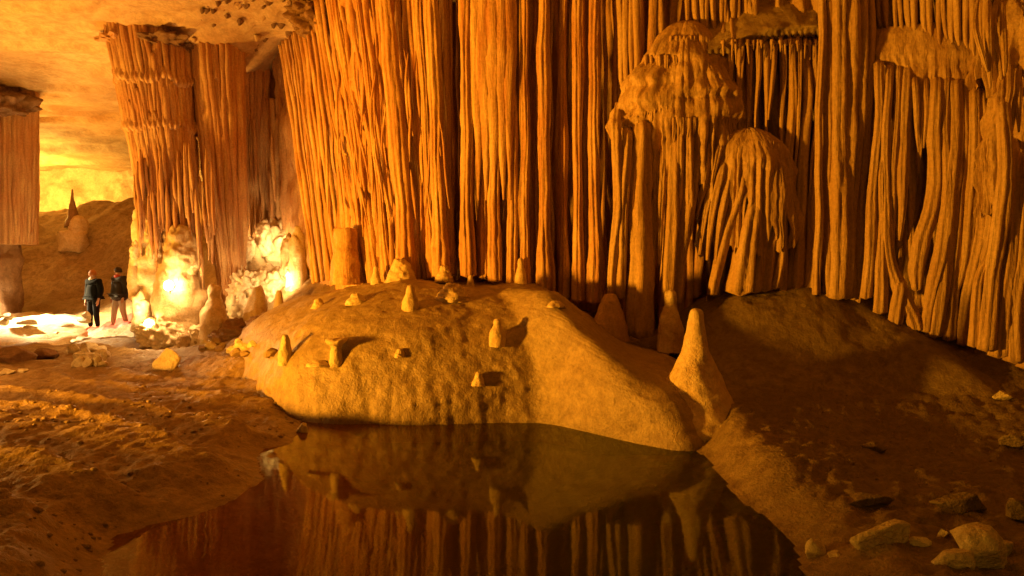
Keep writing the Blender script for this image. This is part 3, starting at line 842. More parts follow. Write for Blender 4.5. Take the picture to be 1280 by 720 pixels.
# far right draperies
c4 = empty('corner_canopy', P(1270, 440, 10))
tag(c4, 'canopy cut by the right edge of the frame with ribbed hood above flared draperies', 'flowstone canopy')
bell(MB(), 1300, [(-24, 0, 0), (-20, 40, 40), (-4, 62, 62), (20, 76, 76), (50, 84, 84), (110, 84, 84)], 10.5, .5, [(30, -.4, 1.2, .08)], 17, 61, 52, 30, turn=.3).build('hood', M_curtR, c4)
bell(MB(), 1296, [(84, 0, 0), (92, 30, 30), (112, 48, 48), (150, 58, 58), (185, 64, 64), (260, 62, 62)], 10.2, .5, [(112, -.4, 1.2, .06), (160, -.4, 1.2, .08)], 13, 62, 170, 40, turn=.3).build('hood', M_curtR, c4)
specs = [
    [(1222, 20, 6), (1228, 70, 5), (1232, 90, 2)], [(1232, 15, 7), (1238, 80, 6), (1240, 110, 2)], [(1244, 20, 7), (1248, 80, 6), (1250, 100, 2)],
    [(1254, 25, 7), (1256, 80, 5), (1256, 95, 2)], [(1262, 98, 6), (1258, 140, 5), (1256, 165, 2)], [(1270, 98, 6), (1266, 140, 5), (1264, 165, 2)], [(1278, 98, 6), (1274, 140, 5), (1272, 165, 2)],
    [(1253, 120, 13), (1254, 200, 14), (1250, 280, 16), (1240, 350, 16), (1232, 436, 18)],
    [(1266, 180, 13), (1266, 250, 14), (1262, 320, 16), (1254, 380, 18), (1250, 444, 20)],
    [(1280, 190, 14), (1280, 250, 14), (1278, 320, 16), (1270, 380, 18), (1268, 450, 22)],
    [(1294, 190, 14), (1294, 300, 16), (1290, 380, 18), (1288, 458, 24)],
    [(1310, 190, 18), (1310, 300, 20), (1308, 380, 24), (1306, 468, 28)],
    [(1330, 120, 22), (1332, 300, 24), (1330, 478, 32)],
    [(1262, 255, 8), (1256, 310, 7), (1246, 350, 3)], [(1240, 300, 7), (1224, 350, 9), (1216, 432, 12)],
]
ribs_under(c4, specs, 9.75, 620, ribs=7, rib_amp=.2, wscale=1.15, flat=.8)
# upper row of dark gapped ribs above the hoods
k = 700
for x in list(range(775, 800, 7)) + list(range(860, 940, 8)) + list(range(1090, 1235, 9)):
    k += 1
    x = x + rnd.uniform(-2, 2)
    yb = 110 if x < 800 else (40 if x < 940 else np.interp(x, [1090, 1160, 1240], [38, 48, 78]))
    w = rnd.uniform(6, 10)
    column([(x - 2, -110, w), (x - 1, -40, w), (x, yb - 25, w * .8), (x + 2, yb + rnd.uniform(-8, 12), 2.5)], 0.0 if x < 940 else -0.1, 'stalactite',
           'stalactite of the top row, ending just above the hoods' if x > 1000 else 'stalactite of the top row beside the peak of the tiered canopy', 'stalactite',
           'top row above the right hoods' if x > 1000 else 'top row beside the tiered canopy', seed=k, nu=12, mat=M_curtR)
# recessed ribs behind the right draperies
for j in range(46):
    x = 775 + j * 11.5 + rnd.uniform(-4, 4); k += 1
    w = rnd.uniform(7, 13)
    yb = foot_y(x) + 2
    column([(x + 8, -60, w), (x + 5, 100, w), (x, 240, w), (x - 6, yb, w * 1.3)], 0.6 + rnd.uniform(-.1, .5), 'recessed_rib',
           'dim rib in the dark recesses behind the right hand draperies', 'stone rib', 'recessed ribs behind the right draperies', seed=k, nu=12, wob=.06, mat=M_curt)

# ------------------------------------------------------------------ knobs and stalagmites at the foot
def knob(px, pbase, wpx, hpx, d, label, cat='stalagmite', name='stalagmite', prof=None, mat=M_knob, seed=1, amp=.15, cell=.0, group=None, ry=None, **kw):
    s = d / FPX
    b = P(px, pbase, d)
    pr = prof or [(0.02, 1.0), (0.3, 0.97), (0.5, 0.8), (0.62, 0.6), (0.8, 0.35), (0.95, 0.1), (1.0, -0.12), (1.05, -0.3)]
    mb = blob(MB(), b, wpx * s / 2, (ry or wpx) * s / 2, hpx * s, seed=seed, prof=pr, amp=amp, cell=cell, **kw)
    return tag(mb.build(name, mat), label, cat, group)
CONE = [(0.02, 1.0), (0.15, .975), (0.22, .88), (0.29, .74), (0.38, .60), (0.50, .46), (0.68, .31), (0.88, .15), (1.02, .02), (1.2, -.10), (1.4, -.22), (1.5, -.40)]
STUMP = [(0.03, 1.0), (0.62, .99), (0.74, .93), (0.78, .7), (0.86, .45), (0.95, .2), (1.0, 0), (1.1, -.2)]
SNOW = [(0.03, 1.0), (0.42, .95), (0.56, .82), (0.52, .68), (0.70, .56), (0.95, .36), (1.02, .15), (1.08, -.05), (1.2, -.3)]
knob(869, 500, 88, 110, 9.35, 'pointed cone stalagmite with wide skirt, dark ground to its right', prof=CONE, seed=3, amp=.15, cell=.08, cellf=5, nu=110, nv=100, mat=M_knob)
knob(838, 421, 31, 60, 11.15, 'lumpy stalagmite under the tiered canopy beside the pointed cone', prof=SNOW, seed=4, amp=.2, nu=60, nv=50)
knob(762, 412, 46, 45, 11.3, 'smooth round boulder shaped knob between the mound and the thick drapery', name='stalagmite', seed=5, amp=.08, nu=60, nv=40, mat=M_curtR)
knob(432, 344, 38, 58, 14.3, 'stout flat topped stump stalagmite under the leaning curtain', prof=STUMP, seed=6, amp=.16, cell=.10, cellf=5, nu=110, nv=80, mat=M_curt)
knob(501, 357, 44, 34, 13.0, 'wide rough knob carrying the thick leaning column', seed=7, amp=.15, cell=.15, cellf=4, nu=60, nv=40)
knob(470, 353, 14, 20, 13.5, 'tiny knob under the slim column left of the wide rough knob', seed=8, amp=.2)
knob(555, 348, 22, 16, 12.7, 'low pale heap at the foot of the stout column', seed=9, cell=.2, cellf=4)
knob(651, 358, 15, 36, 12.5, 'pale bulb at the mound crest carrying a thin column', prof=SNOW, seed=10)
def on_mound(px, py, wpx, hpx, label, prof=None, seed=1, **kw):
    p = ground_hit(px, py)
    kw.setdefault('cell', .12); kw.setdefault('cellf', 4)
    return knob(px, py, wpx * 1.12, hpx * .82, p[1], label, prof=prof, seed=seed, **kw)
on_mound(622, 425, 17, 33, 'small snowman shaped pale stalagmite alone on the right of the mound', prof=SNOW, seed=12, amp=.12)
on_mound(513, 383, 20, 32, 'small pale pear shaped stalagmite on the mound below the rough knob', seed=13, amp=.15)
on_mound(588, 357, 10, 15, 'tiny pale stub on the mound crest', seed=14)
on_mound(420, 452, 24, 38, 'flat footed pedestal on the left shoulder of the mound', prof=[(0.02, 1.0), (0.9, .92), (1.0, .8), (0.5, .6), (0.55, .3), (0.7, 0.05), (.7, -.2)], seed=15, amp=.2)
on_mound(357, 448, 18, 34, 'pale cone stub at the left end of the mound', seed=16, amp=.2)
on_mound(446, 378, 24, 14, 'low pale lump high on the left of the mound', seed=17, amp=.2, cell=.2)
on_mound(398, 383, 15, 12, 'small lump on the upper left slope of the mound', seed=18, amp=.2)
on_mound(398, 456, 26, 7, 'flat pale crust on the left shoulder of the mound', seed=19, amp=.2, name='flowstone_crust', cat='flowstone crust')
on_mound(500, 444, 12, 10, 'tiny pale bump in the middle of the mound', seed=20, amp=.2)
on_mound(598, 478, 14, 16, 'small pale nub low on the mound above the pebbly crust', seed=21, amp=.2)
on_mound(566, 372, 38, 22, 'cluster of low pale bumps under the mound crest', seed=22, amp=.2, cell=.35, cellf=5, name='flowstone_crust', cat='flowstone crust')
on_mound(694, 382, 22, 8, 'flat pale bump in the shade at the right of the mound crest', seed=23, amp=.2)

# ------------------------------------------------------------------ LEFT HANGING CURTAINS
def hanging(cx_top, cx_bot, ytop, ybot, rt, rb, d, name, label, nfl, seed, mat=M_curt, breaks=(), flutes=30, tipfrac=0.0):
    """inverted fluted cone hanging from the ceiling, with its flutes as parts"""
    base = P(cx_bot, ybot, d)
    root = empty(name, base)
    tag(root, label, 'hanging curtain')
    sc = d / FPX
    n, m = 220, 150
    th = np.linspace(0, 2 * math.pi, n, endpoint=False)
    t = np.linspace(0, 1, m)
    T, S = np.meshgrid(th, t)
    cx = P(0, 0, d)[0] + (cx_top + (cx_bot - cx_top) * S) * sc
    Yp = ytop + (ybot - ytop) * S
    Z = np.vectorize(lambda y: P(640, y, d)[2])(Yp[:, 0])[:, None] + 0 * T
    R = (rt + (rb - rt) * S ** 0.9) * sc
    ph = T * nfl / 2 + 1.2 * noise(np.stack([np.cos(T) * 2, np.sin(T) * 2 + seed, S * 3], -1))
    fl = np.abs(np.sin(ph))
    k = 1 + 0.10 * (fl - .5) + 0.10 * fbm(np.stack([np.cos(T) * 1.5, np.sin(T) * 1.5 + seed, S * 4], -1), 4)
    for (yb, amp) in breaks:
        u = Yp - yb - 10 * noise(np.stack([np.cos(T) * 2, np.sin(T) * 2, 0 * T + yb], -1))
        k = k + amp * sm((u + 22) / 20) * (u < 0) - amp * 0.6 * np.exp(-(u / 4) ** 2)
    A = np.stack([cx + np.cos(T) * R * k, d + np.sin(T) * R * k * 0.75, Z], -1)
    end = np.repeat(A[-1:].mean(1, keepdims=True), n, 1)
    A = np.concatenate([A, end])
    MB().grid(A, wrap=True).build('core', mat, root)
    for j in range(flutes):
        a = -math.pi * (0.04 + 0.92 * (j + rnd.uniform(-.3, .3)) / flutes)
        t1 = rnd.uniform(0.75, 1.0); t0 = 0.0 if rnd.random() < .7 else rnd.uniform(.1, .4)
        pts, rad = [], []
        w = rnd.uniform(2.0, 4.2) * sc
        for q in np.linspace(t0, t1, 5):
            R_ = (rt + (rb - rt) * q ** 0.9) * sc * 1.0
            y = ytop + (ybot - ytop) * q
            pts.append([P(0, 0, d)[0] + (cx_top + (cx_bot - cx_top) * q) * sc + math.cos(a) * R_, d + math.sin(a) * R_ * .75, P(640, y, d)[2]])
            rad.append(w * rnd.uniform(.8, 1.2))
        rad[-1] *= .4
        mb = tube(MB(), pts, rad, seed=seed * 50 + j, nu=9, ribs=2, wob=.04, step=.12, lump=.2)
        mb.build('flute', mat, root)
    return root
hanging(183, 217, 33, 335, 51, 27, 18.3, 'hanging_curtain', 'left and widest of the fluted cones hanging from the ceiling over the people', 46, 1, breaks=((112, .16), (168, .18), (240, .14)), flutes=46)
hanging(267, 284, 58, 385, 33, 16, 18.5, 'hanging_curtain', 'slimmer fluted cone hanging right of the widest one and reaching lowest', 30, 2, breaks=((105, .08),), flutes=26)
hanging(304, 302, 66, 330, 30, 18, 19.6, 'hanging_curtain', 'dim fluted cone behind, between the hanging cones and the main curtain', 26, 3, flutes=18)
hanging(4, 2, 112, 306, 37, 34, 23.5, 'hanging_curtain', 'fluted stone cylinder cut by the left edge, hanging above a dark block', 34, 4, flutes=20)
hanging(345, 352, 130, 300, 38, 26, 20.0, 'hanging_curtain', 'ragged curtain over the lit grotto left of the main curtain', 28, 5, flutes=30)
# icicles along the lower half of the widest cone
for j in range(70):
    x = rnd.uniform(170, 268); y0 = rnd.uniform(200, 290); ln = rnd.uniform(25, 75)
    if x > 250: y0 += 10
    column_ = MB()
    prib(column_, [(x - 3, y0 - 26, 1.5), (x - 2, y0, rnd.uniform(3, 5.5)), (x, y0 + ln * .5, rnd.uniform(3, 5.5)), (x + 1, y0 + ln, 1.5)], 17.65 + rnd.uniform(-.12, .2), seed=900 + j, nu=9, ribs=2, lump=.25)
    tag(column_.build('stalactite', M_curt), 'short lumpy stalactite on the lower skirt of the widest hanging cone', 'stalactite', 'short stalactites over the lamps')
for j in range(34):
    x = rnd.uniform(296, 384); y0 = rnd.uniform(170, 250); ln = rnd.uniform(30, 75)
    column_ = MB()
    prib(column_, [(x - 3, y0 - 26, 1.5), (x - 2, y0, rnd.uniform(3, 5)), (x, y0 + ln * .5, rnd.uniform(3, 5)), (x + 1, y0 + ln, 1.5)], 19.2 + rnd.uniform(-.3, .3), seed=960 + j, nu=9, ribs=2, lump=.25)
    tag(column_.build('stalactite', M_curt), 'thin stalactite hanging over the lit grotto', 'stalactite', 'stalactites over the grotto')
# dark broken rock where the cones meet the ceiling
for j, (x, y, w, h, d, lab) in enumerate([(150, 50, 46, 12, 18.0, 'broken dark rock at the top left of the widest hanging cone'), (205, 52, 60, 18, 18.0, 'dark jagged rock at the top of the widest hanging cone'),
                               (232, 60, 30, 14, 18.2, 'dark jagged rock between the tops of the two hanging cones'), (286, 80, 30, 9, 18.6, 'low dark rock right of the top of the slim hanging cone'),
                               (10, 128, 60, 36, 23.0, 'dark rock collar on top of the cut off cylinder at the left edge'), (390, 22, 50, 44, 16.4, 'dark spiky rock hanging where the ceiling meets the main curtain')]):
    c_ = P(x, y, d); s = d / FPX
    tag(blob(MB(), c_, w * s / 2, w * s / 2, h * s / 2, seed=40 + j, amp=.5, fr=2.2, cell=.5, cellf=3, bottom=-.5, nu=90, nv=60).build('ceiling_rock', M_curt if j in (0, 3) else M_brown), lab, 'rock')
# little dark stubs and flakes on the ceiling by the curtain
for j in range(90):
    t_ = rnd.random() ** .7
    x = 225 + 180 * t_ + rnd.uniform(-8, 8); y = rnd.uniform(2, 62) * (1 if t_ > .3 else .8)
    if x > 335 and y > 52: continue
    d_ = 914 * 5.75 / (330.0 - y)
    c_ = P(x, y, d_); c_[2] = cz(c_[0], c_[1]) + .03
    s_ = rnd.uniform(.03, .085) * (0.6 + .6 * t_)
    mb = tube(MB(), [c_, c_ - np.array([0, 0, s_ * .8]), c_ - np.array([0.02, 0, s_ * 1.7])], [s_ * 1.2, s_ * .9, s_ * .35], seed=1300 + j, nu=9, ribs=3, lump=.4, rib_amp=.25, step=.03)
    tag(mb.build('ceiling_stub', M_brown if rnd.random() < .7 else M_ceil), 'small dark stub on the ceiling near the upper left edge of the main curtain', 'stalactite', 'dark stubs on the ceiling')
# dark block under the cut off cylinder
s = 23.5 / FPX
tag(blob(MB(), P(4, 352, 23.2), 20 * s, 20 * s, 58 * s, seed=50, amp=.3, cell=.3, cellf=3, pw=.5, nu=70, nv=60).build('stone_pedestal', M_brown), 'dark blocky stone pedestal under the cut off hanging cylinder', 'stone pedestal')

# stalagmite group on the hill
r_ = P(90, 300, 27.2); s = 27.2 / FPX
o = empty('stalagmite', r_); tag(o, 'thin spiky stalagmite on a blocky base on top of the brown hill', 'stalagmite')
blob(MB(), P(92, 302, 27.2), 17 * s, 13 * s, 15 * s, seed=51, amp=.3, pw=.3).build('base', M_knob, o)
blob(MB(), P(97, 289, 27.2), 11 * s, 9 * s, 20 * s, seed=52, amp=.3, pw=.4).build('shoulder', M_knob, o)
blob(MB(), P(91, 270, 27.2), 6 * s, 6 * s, 34 * s, seed=53, amp=.3, prof=CONE).build('spike', M_brown, o)

# ------------------------------------------------------------------ GROTTO around the lamps
def lump(px, pbase, wpx, hpx, d, label, name='flowstone_lump', cat='flowstone lump', mat=M_knob, seed=1, amp=.2, cell=.15, cellf=3., pw=.8, nu=50, nv=36, group=None, ry=1.0):
    s = d / FPX
    return tag(blob(MB(), P(px, pbase, d), wpx * s / 2, wpx * s / 2 * ry, hpx * s, seed=seed, amp=amp, cell=cell, cellf=cellf, pw=pw, nu=nu, nv=nv).build(name, mat), label, cat, group)
lump(226, 412, 66, 100, 17.9, 'big rounded brown boulder right of the brightest lamp', 'boulder', 'boulder', seed=60, amp=.2, cell=.16, cellf=4, mat=M_knob, nu=120, nv=100)
lump(187, 414, 36, 140, 18.6, 'tall pale crusted pillar of flowstone behind the brightest lamp', seed=61, amp=.3, cell=.35, cellf=4, mat=M_pale, nu=80, nv=70, pw=.5)
lump(200, 330, 60, 62, 18.7, 'pale crusted shelf under the widest hanging cone', seed=62, amp=.35, cell=.4, cellf=4, mat=M_pale, nu=80, nv=60)
lump(178, 300, 26, 44, 18.6, 'pale knobby ledge jutting left above the people', seed=63, amp=.35, cell=.4, cellf=3, mat=M_pale)
lump(225, 330, 40, 46, 17.7, 'rounded orange hump above the brightest lamp', seed=59, amp=.3, cell=.3, cellf=4, mat=M_knob, nu=90, nv=70)
knob(268, 412, 30, 60, 16.8, 'leaning two part stalagmite left of the grotto', prof=SNOW, seed=64, amp=.3, cell=.2, cellf=4, nu=90, nv=70)
knob(322, 402, 36, 46, 17.2, 'lumpy hooded stalagmite in front of the grotto lamp', seed=65, amp=.3, cell=.2)
knob(349, 412, 20, 50, 16.6, 'short pointed stalagmite at the left flank of the mound', seed=66, amp=.1)
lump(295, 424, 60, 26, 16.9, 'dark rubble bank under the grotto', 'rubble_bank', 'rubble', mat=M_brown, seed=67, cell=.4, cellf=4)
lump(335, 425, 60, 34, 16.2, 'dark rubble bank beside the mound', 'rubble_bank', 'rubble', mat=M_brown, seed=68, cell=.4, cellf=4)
lump(316, 332, 34, 34, 18.9, 'smooth orange boulder in the lit grotto', 'boulder', 'boulder', seed=69, amp=.15, cell=0)
lump(345, 335, 50, 60, 19.4, 'white coral like crust in the upper grotto', 'cave_coral', 'cave coral', mat=M_pale, seed=70, amp=.3, cell=.55, cellf=5, nu=120, nv=90)
lump(312, 372, 46, 34, 18.2, 'white coral like crust at the left of the lower grotto', 'cave_coral', 'cave coral', mat=M_pale, seed=71, amp=.3, cell=.55, cellf=5, nu=120, nv=90)
lump(346, 378, 44, 44, 18.4, 'glowing white coral like crust beside the grotto lamp', 'cave_coral', 'cave coral', mat=M_pale, seed=72, amp=.3, cell=.5, cellf=5, nu=120, nv=90)
lump(374, 372, 22, 100, 18.0, 'knobby crusted column at the right of the grotto', 'flowstone_lump', mat=M_knob, seed=73, amp=.3, cell=.5, cellf=4, pw=.5, nu=70, nv=70)
lump(302, 300, 22, 30, 19.2, 'pale crust behind the small grotto lamp', 'cave_coral', 'cave coral', mat=M_pale, seed=74, amp=.3, cell=.5, cellf=4)
lump(208, 418, 60, 24, 17.6, 'pale crusted bank around the low lamp', 'flowstone_lump', mat=M_pale, seed=75, amp=.3, cell=.5, cellf=4, nu=90, nv=50)

for j, (x, y, w, h, d) in enumerate([(168, 352, 16, 30, 18.3), (176, 398, 20, 34, 18.0), (196, 310, 22, 26, 18.0), (212, 300, 18, 24, 17.9), (240, 318, 22, 26, 17.8), (170, 318, 14, 18, 18.2), (188, 282, 16, 20, 18.0),
                                     (300, 345, 22, 20, 18.5), (330, 300, 20, 26, 18.9), (362, 322, 22, 30, 18.4), (310, 315, 16, 18, 18.6), (366, 352, 20, 26, 18.0), (328, 352, 24, 18, 18.3), (298, 388, 24, 22, 17.7), (250, 424, 26, 18, 16.9), (232, 428, 20, 14, 16.8)]):
    lump(x, y, w, h, d, 'knobbly pale knob of the crusted flowstone around the floodlights', 'crusted_stone', 'crusted stone', mat=M_pale if j % 3 else M_knob, seed=240 + j, amp=.3, cell=.45, cellf=4, group='knobs around the floodlights')
# ------------------------------------------------------------------ LOOSE ROCKS
def facet_stone(mb, c, rx, ry, rz, seed, nu=72, nv=50, n=13, amp=.10):
    """broken angular stone: the inside of a set of random planes, edges slightly worn"""
    rs_ = np.random.RandomState(seed * 7 + 1)
    nr = rs_.normal(size=(n, 3)); nr /= np.linalg.norm(nr, axis=1)[:, None]
    dd_ = rs_.uniform(.5, .95, n)
    th = np.linspace(0, 2 * math.pi, nu, endpoint=False); ph = np.linspace(1e-3, math.pi - 1e-3, nv)
    T, PH = np.meshgrid(th, ph)
    dr = np.stack([np.cos(T) * np.sin(PH), np.sin(T) * np.sin(PH), np.cos(PH)], -1)
    dots = np.maximum(dr @ nr.T, 1e-3) / dd_
    rr = 1.0 / (np.power((dots ** 26).sum(-1), 1 / 26.))
    rr = np.minimum(rr, 1.15) * (1 + amp * fbm(dr * 2.2 + seed, 5, .6) + .05 * (0.5 - cells(dr * 4 + seed)))
    A = dr * rr[..., None] * np.array([rx, ry, rz]) + np.asarray(c)
    mb.grid(A, wrap=True)
    return mb
def rock(px, pbase, wpx, hpx, label, mat=None, seed=1, amp=.12, name='rock', group=None, d=None, ry=.8, **kw):
    p = ground_hit(px, pbase) if d is None else P(px, pbase, d)
    s = p[1] / FPX
    b = p + np.array([0, 0, hpx * s * .28])
    return tag(facet_stone(MB(), b, wpx * s / 2 * 1.1, wpx * s / 2 * ry, hpx * s * .62, seed, amp=amp).build(name, mat or M_rock), label, 'rock', group)
rock(1020, 694, 34, 26, 'small pale rock at the right shore of the pool', seed=80)
rock(1044, 700, 22, 16, 'smaller pale rock touching the shore rock', seed=81)
rock(1105, 680, 70, 34, 'long tapered pale rock lying left of the rock pair', seed=82, ry=.5)
rock(1150, 682, 22, 14, 'small tail rock right of the long tapered rock', seed=83)
rock(1226, 702, 72, 48, 'biggest pale angular rock in the lower right corner', seed=84, cellf=1.6)
rock(1192, 708, 44, 32, 'round pale rock leaning on the biggest corner rock', seed=85)
rock(1180, 672, 16, 14, 'tiny rock behind the round pale corner rock', seed=86)
rock(1252, 690, 30, 24, 'lump at the right end of the biggest corner rock', seed=79)
rock(1200, 640, 60, 34, 'brown slab rock behind the biggest corner rock', mat=M_ground, seed=87, ry=.5)
rock(1085, 632, 54, 20, 'flat orange edged rock above the long tapered rock', mat=M_ground, seed=88, ry=.5)
rock(1270, 650, 30, 30, 'reddish rock at the right edge above the corner', mat=M_ground, seed=89)
rock(1090, 562, 30, 12, 'flat stone on the dark slope under the olive mound', mat=M_ground, seed=90)
rock(1255, 500, 22, 16, 'small pale stone at the right foot of the olive mound', seed=91)
rock(1275, 560, 40, 30, 'brown boulder cut by the right edge', mat=M_ground, seed=92)
rock(378, 543, 16, 16, 'small pale stone standing in the shallow mud by the mound', seed=93)
rock(212, 460, 34, 26, 'pale yellowish rock alone on the left floor', mat=M_pale, seed=94, cell=.5)
rock(16, 452, 44, 22, 'dark rounded rock before the bright floor at the left edge', mat=M_brown, seed=95)
rock(60, 448, 36, 16, 'dark low rock before the bright floor', mat=M_brown, seed=96)
rock(8, 468, 18, 10, 'small stone at the left edge of the floor', seed=97)
rock(30, 466, 12, 7, 'tiny pebble right of the edge stone', seed=98)
# rubble pile below the people
for j in range(16):
    x = 105 + rnd.gauss(0, 15); y = 455 + rnd.uniform(-14, 3)
    rock(x, y, rnd.uniform(12, 24), rnd.uniform(10, 20), 'rough rock of the rubble pile in front of the two people', seed=110 + j, group='rubble pile rocks', mat=M_rock)
# stones in the dark bank between the grotto and the people
for j in range(22):
    x = rnd.uniform(235, 345); y = rnd.uniform(425, 448)
    rock(x, y, rnd.uniform(8, 16), rnd.uniform(6, 12), 'fist sized stone on the dark bank below the grotto', seed=140 + j, group='stones below the grotto', mat=M_rock if rnd.random() < .3 else M_ground)
# pale patch added so the lamplit floor burns out to white
fo = [P(x, y, 914 * 2.05 / (y - 330.))[:2] for x, y in [(-60, 428), (-10, 436), (30, 436), (80, 434), (108, 422), (113, 405), (70, 398), (20, 397), (-60, 400)]]
fb, FV = mound(fo, np.mean(fo, 0), 0.62, 'bright_floor_patch', M_pale, 9, ph_pow=(.8, .7), nu=160, nv=50, base=0.0,
               disp=lambda V: 0.12 * fbm(V * 1.2, 4) + 0.10 * (0.5 - cells(V * 2.6)))
tag(fb, 'pale patch added for the glare on the floor left of the people', 'bright floor patch')
# lit lumps on the bright floor
for j in range(12):
    x = rnd.uniform(5, 110); y = rnd.uniform(396, 432)
    rock(x, y, rnd.uniform(10, 26), rnd.uniform(4, 9), 'white rounded lump on the glaring floor left of the people', seed=170 + j, group='lumps of the bright floor', mat=M_pale, d=None)

# gravel, uncountable
mb = MB()
rs = np.random.RandomState(5)
cnt = 0
base_b = blob(MB(), (0, 0, 0), 1, 1, .7, seed=3, nu=7, nv=5, amp=.3).v[0].reshape(5, 7, 3)
tries = rs.uniform(size=(6000, 4))
GX = -6.5 + tries[:, 0] * 13; GY = 3.5 + tries[:, 1] * 13
GH = ground_h(GX[None], GY[None])[0]
for j in range(6000):
    x, y, h = GX[j], GY[j], GH[j]
    if h < 0.03 or (x > 1.5 and tries[j, 3] > .35): continue
    dens = float(fbm(np.array([[x * .8, y * .8, 2.]]), 2)[0])
    if dens < -0.12 + 0.3 * (tries[j, 2] - .5): continue
    r = 0.012 + 0.035 * tries[j, 3] ** 3
    a = tries[j, 2] * 6.28
    R2 = np.array([[math.cos(a), -math.sin(a), 0], [math.sin(a), math.cos(a), 0], [0, 0, 1]])
    mb.grid(base_b @ R2.T * r * np.array([1, .8, .8]) + np.array([x, y, h]), wrap=True)
tag(mb.build('gravel', M_ground, origin=(0, 0, 0)), 'scattered small stones on the muddy banks', 'gravel', kind='stuff')

# ------------------------------------------------------------------ LAMPS
M_lens = plain('lamp_lens', (1, .9, .7), .3, emit=(1.0, 0.80, 0.40), es=22)
M_metal = plain('lamp_housing', (.05, .05, .05), .5, .6)
def lathe(mb, c, prof, nu=20, axis=(0, 0, 1)):
    ax = np.array(axis, float); ax /= np.linalg.norm(ax)
    t = np.array([1, 0, 0]) if abs(ax[0]) < .8 else np.array([0, 1, 0])
    u = np.cross(ax, t); u /= np.linalg.norm(u); v = np.cross(ax, u)
    th = np.linspace(0, 2 * math.pi, nu, endpoint=False)
    A = np.array([[np.array(c) + ax * h + (u * math.cos(a) + v * math.sin(a)) * r for a in th] for (r, h) in prof])
    mb.grid(A, wrap=True)
    return mb
def light(name, loc, power, col=(1, .5, .14), size=0.1, kind='POINT', target=None, angle=100, blend=.5):
    L = bpy.data.lights.new(name, kind)
    L.energy = power; L.color = col
    L.shadow_soft_size = size
    if kind == 'SPOT':
        L.spot_size = math.radians(angle); L.spot_blend = blend
    o = bpy.data.objects.new(name, L)
    COL.objects.link(o)
    o.location = [float(c) for c in loc]
    if target is not None:
        import mathutils
        dv = mathutils.Vector([float(t) for t in target]) - o.location
        o.rotation_euler = dv.to_track_quat('-Z', 'Y').to_euler()
    return o
def lamp(px, py, d, rad_px, label, power, aim=(0, -1, .15), col=(1, .55, .18)):
    c = P(px, py, d); r = rad_px * d / FPX
    ax = np.array(aim, float); ax /= np.linalg.norm(ax)
    root = empty('floodlight', c); tag(root, label, 'lamp', 'lit floodlights')
    lathe(MB(), c, [(0.001, -r * 1.1), (r * .6, -r * 1.05), (r * .75, -r * .5), (r * .93, -.02), (r * .95, .02), (r * .9, .03)], axis=ax).build('housing', M_metal, root)
    lathe(MB(), c, [(r * .90, .0), (r * 1.0, .04 + r * .1), (r * .7, .04 + r * .35), (r * .35, .04 + r * .5), (.001, .04 + r * .55)], axis=ax).build('lens', M_lens, root)
    lathe(MB(), c + np.array([0, .03, -r * 1.6]), [(r * .15, 0), (r * .15, r)], nu=8).build('bracket', M_metal, root)
    light('floodlight_bulb', c + ax * (r + 0.05), power * .3, col=col, size=.03)
    light('halo_light', c + np.array([0.02, 0.16, .02]), power * .4, col=col, size=.02)  # extra light added behind the lens, brightening the stone like a halo
    return root
lamp(212, 357, 16.9, 6.5, 'brightest round floodlight in front of the rounded orange hump', 230, aim=(-.05, -1, .1))
lamp(187, 405, 17.3, 6, 'low round floodlight on the pale crusted bank at the right of the people', 110, aim=(.05, -1, .15))
lamp(302, 303, 18.7, 4.5, 'small round floodlight high in the grotto', 45, aim=(0, -1, 0.1))
lamp(294, 331, 18.4, 2.6, 'tiny round floodlight under the small grotto floodlight', 10, aim=(0, -1, 0.1))
# grotto lamps tucked behind rocks: only their light is seen
light('grotto_lamp', P(352, 350, 17.5), 75, (1, .62, .24), .12, 'SPOT', target=P(345, 345, 20), angle=165, blend=.3)
light('upper_grotto_lamp', P(348, 306, 18.5), 45, (1, .60, .22), .08, 'SPOT', target=P(345, 300, 21), angle=165, blend=.3)
light('pillar_fill', P(172, 385, 17.5), 50, (1, .62, .22), .12, 'SPOT', target=P(186, 350, 19), angle=165, blend=.3)  # added fill to brighten the crusted pillar, no fixture of its own

# lamp for the glaring floor
light('floor_lamp', (-15.6, 20.8, 3.2), 9500, (1, .72, .34), .2, 'SPOT', target=(-13.0, 20.8, .3), angle=70, blend=.7)
light('floor_lamp_far', P(-20, 392, 22.5), 150, (1, .65, .28), .2)
# lamps behind the hill crest for the back wall
light('wall_lamp', P(20, 262, 31.0), 1900, (1, .56, .10), .3)
light('wall_lamp', P(150, 262, 31.0), 1300, (1, .56, .10), .3)
light('wall_lamp', P(-150, 280, 30.0), 1000, (1, .52, .09), .3)
# ceiling washed from below on the left
light('ceiling_lamp', (-13.5, 15.0, 1.2), 4400, (1, .43, .045), .3, 'SPOT', target=(-9, 17, 8), angle=130, blend=.9)
light('ceiling_lamp', (-8.5, 19.5, 1.6), 1300, (1, .46, .08), .3, 'SPOT', target=(-7.5, 19, 8), angle=140, blend=.9)
light('hill_lamp', (-17.5, 23.5, 3.0), 120, (1, .45, .10), .3, 'SPOT', target=P(80, 330, 26), angle=80, blend=.9)
light('ceiling_lamp', (-16.5, 25.0, 3.2), 1300, (1, .40, .04), .3, 'SPOT', target=(-13, 25, 8), angle=140, blend=.9)
# the big floodlight of the show path, low at the front left
light('curtain_lamp', (-10.9, 5.9, 1.05), 15500, (1, .385, .018), .45, 'SPOT', target=(0.5, 12.5, 3.4), angle=80, blend=.6)
# added fill light beside the camera, softening the mound and banks
light('fill_light', (1.2, -0.5, 3.2), 165, (1, .42, .03), .25)
light('bank_lamp', (-9.5, 10.5, 1.6), 330, (1, .42, .08), .2)

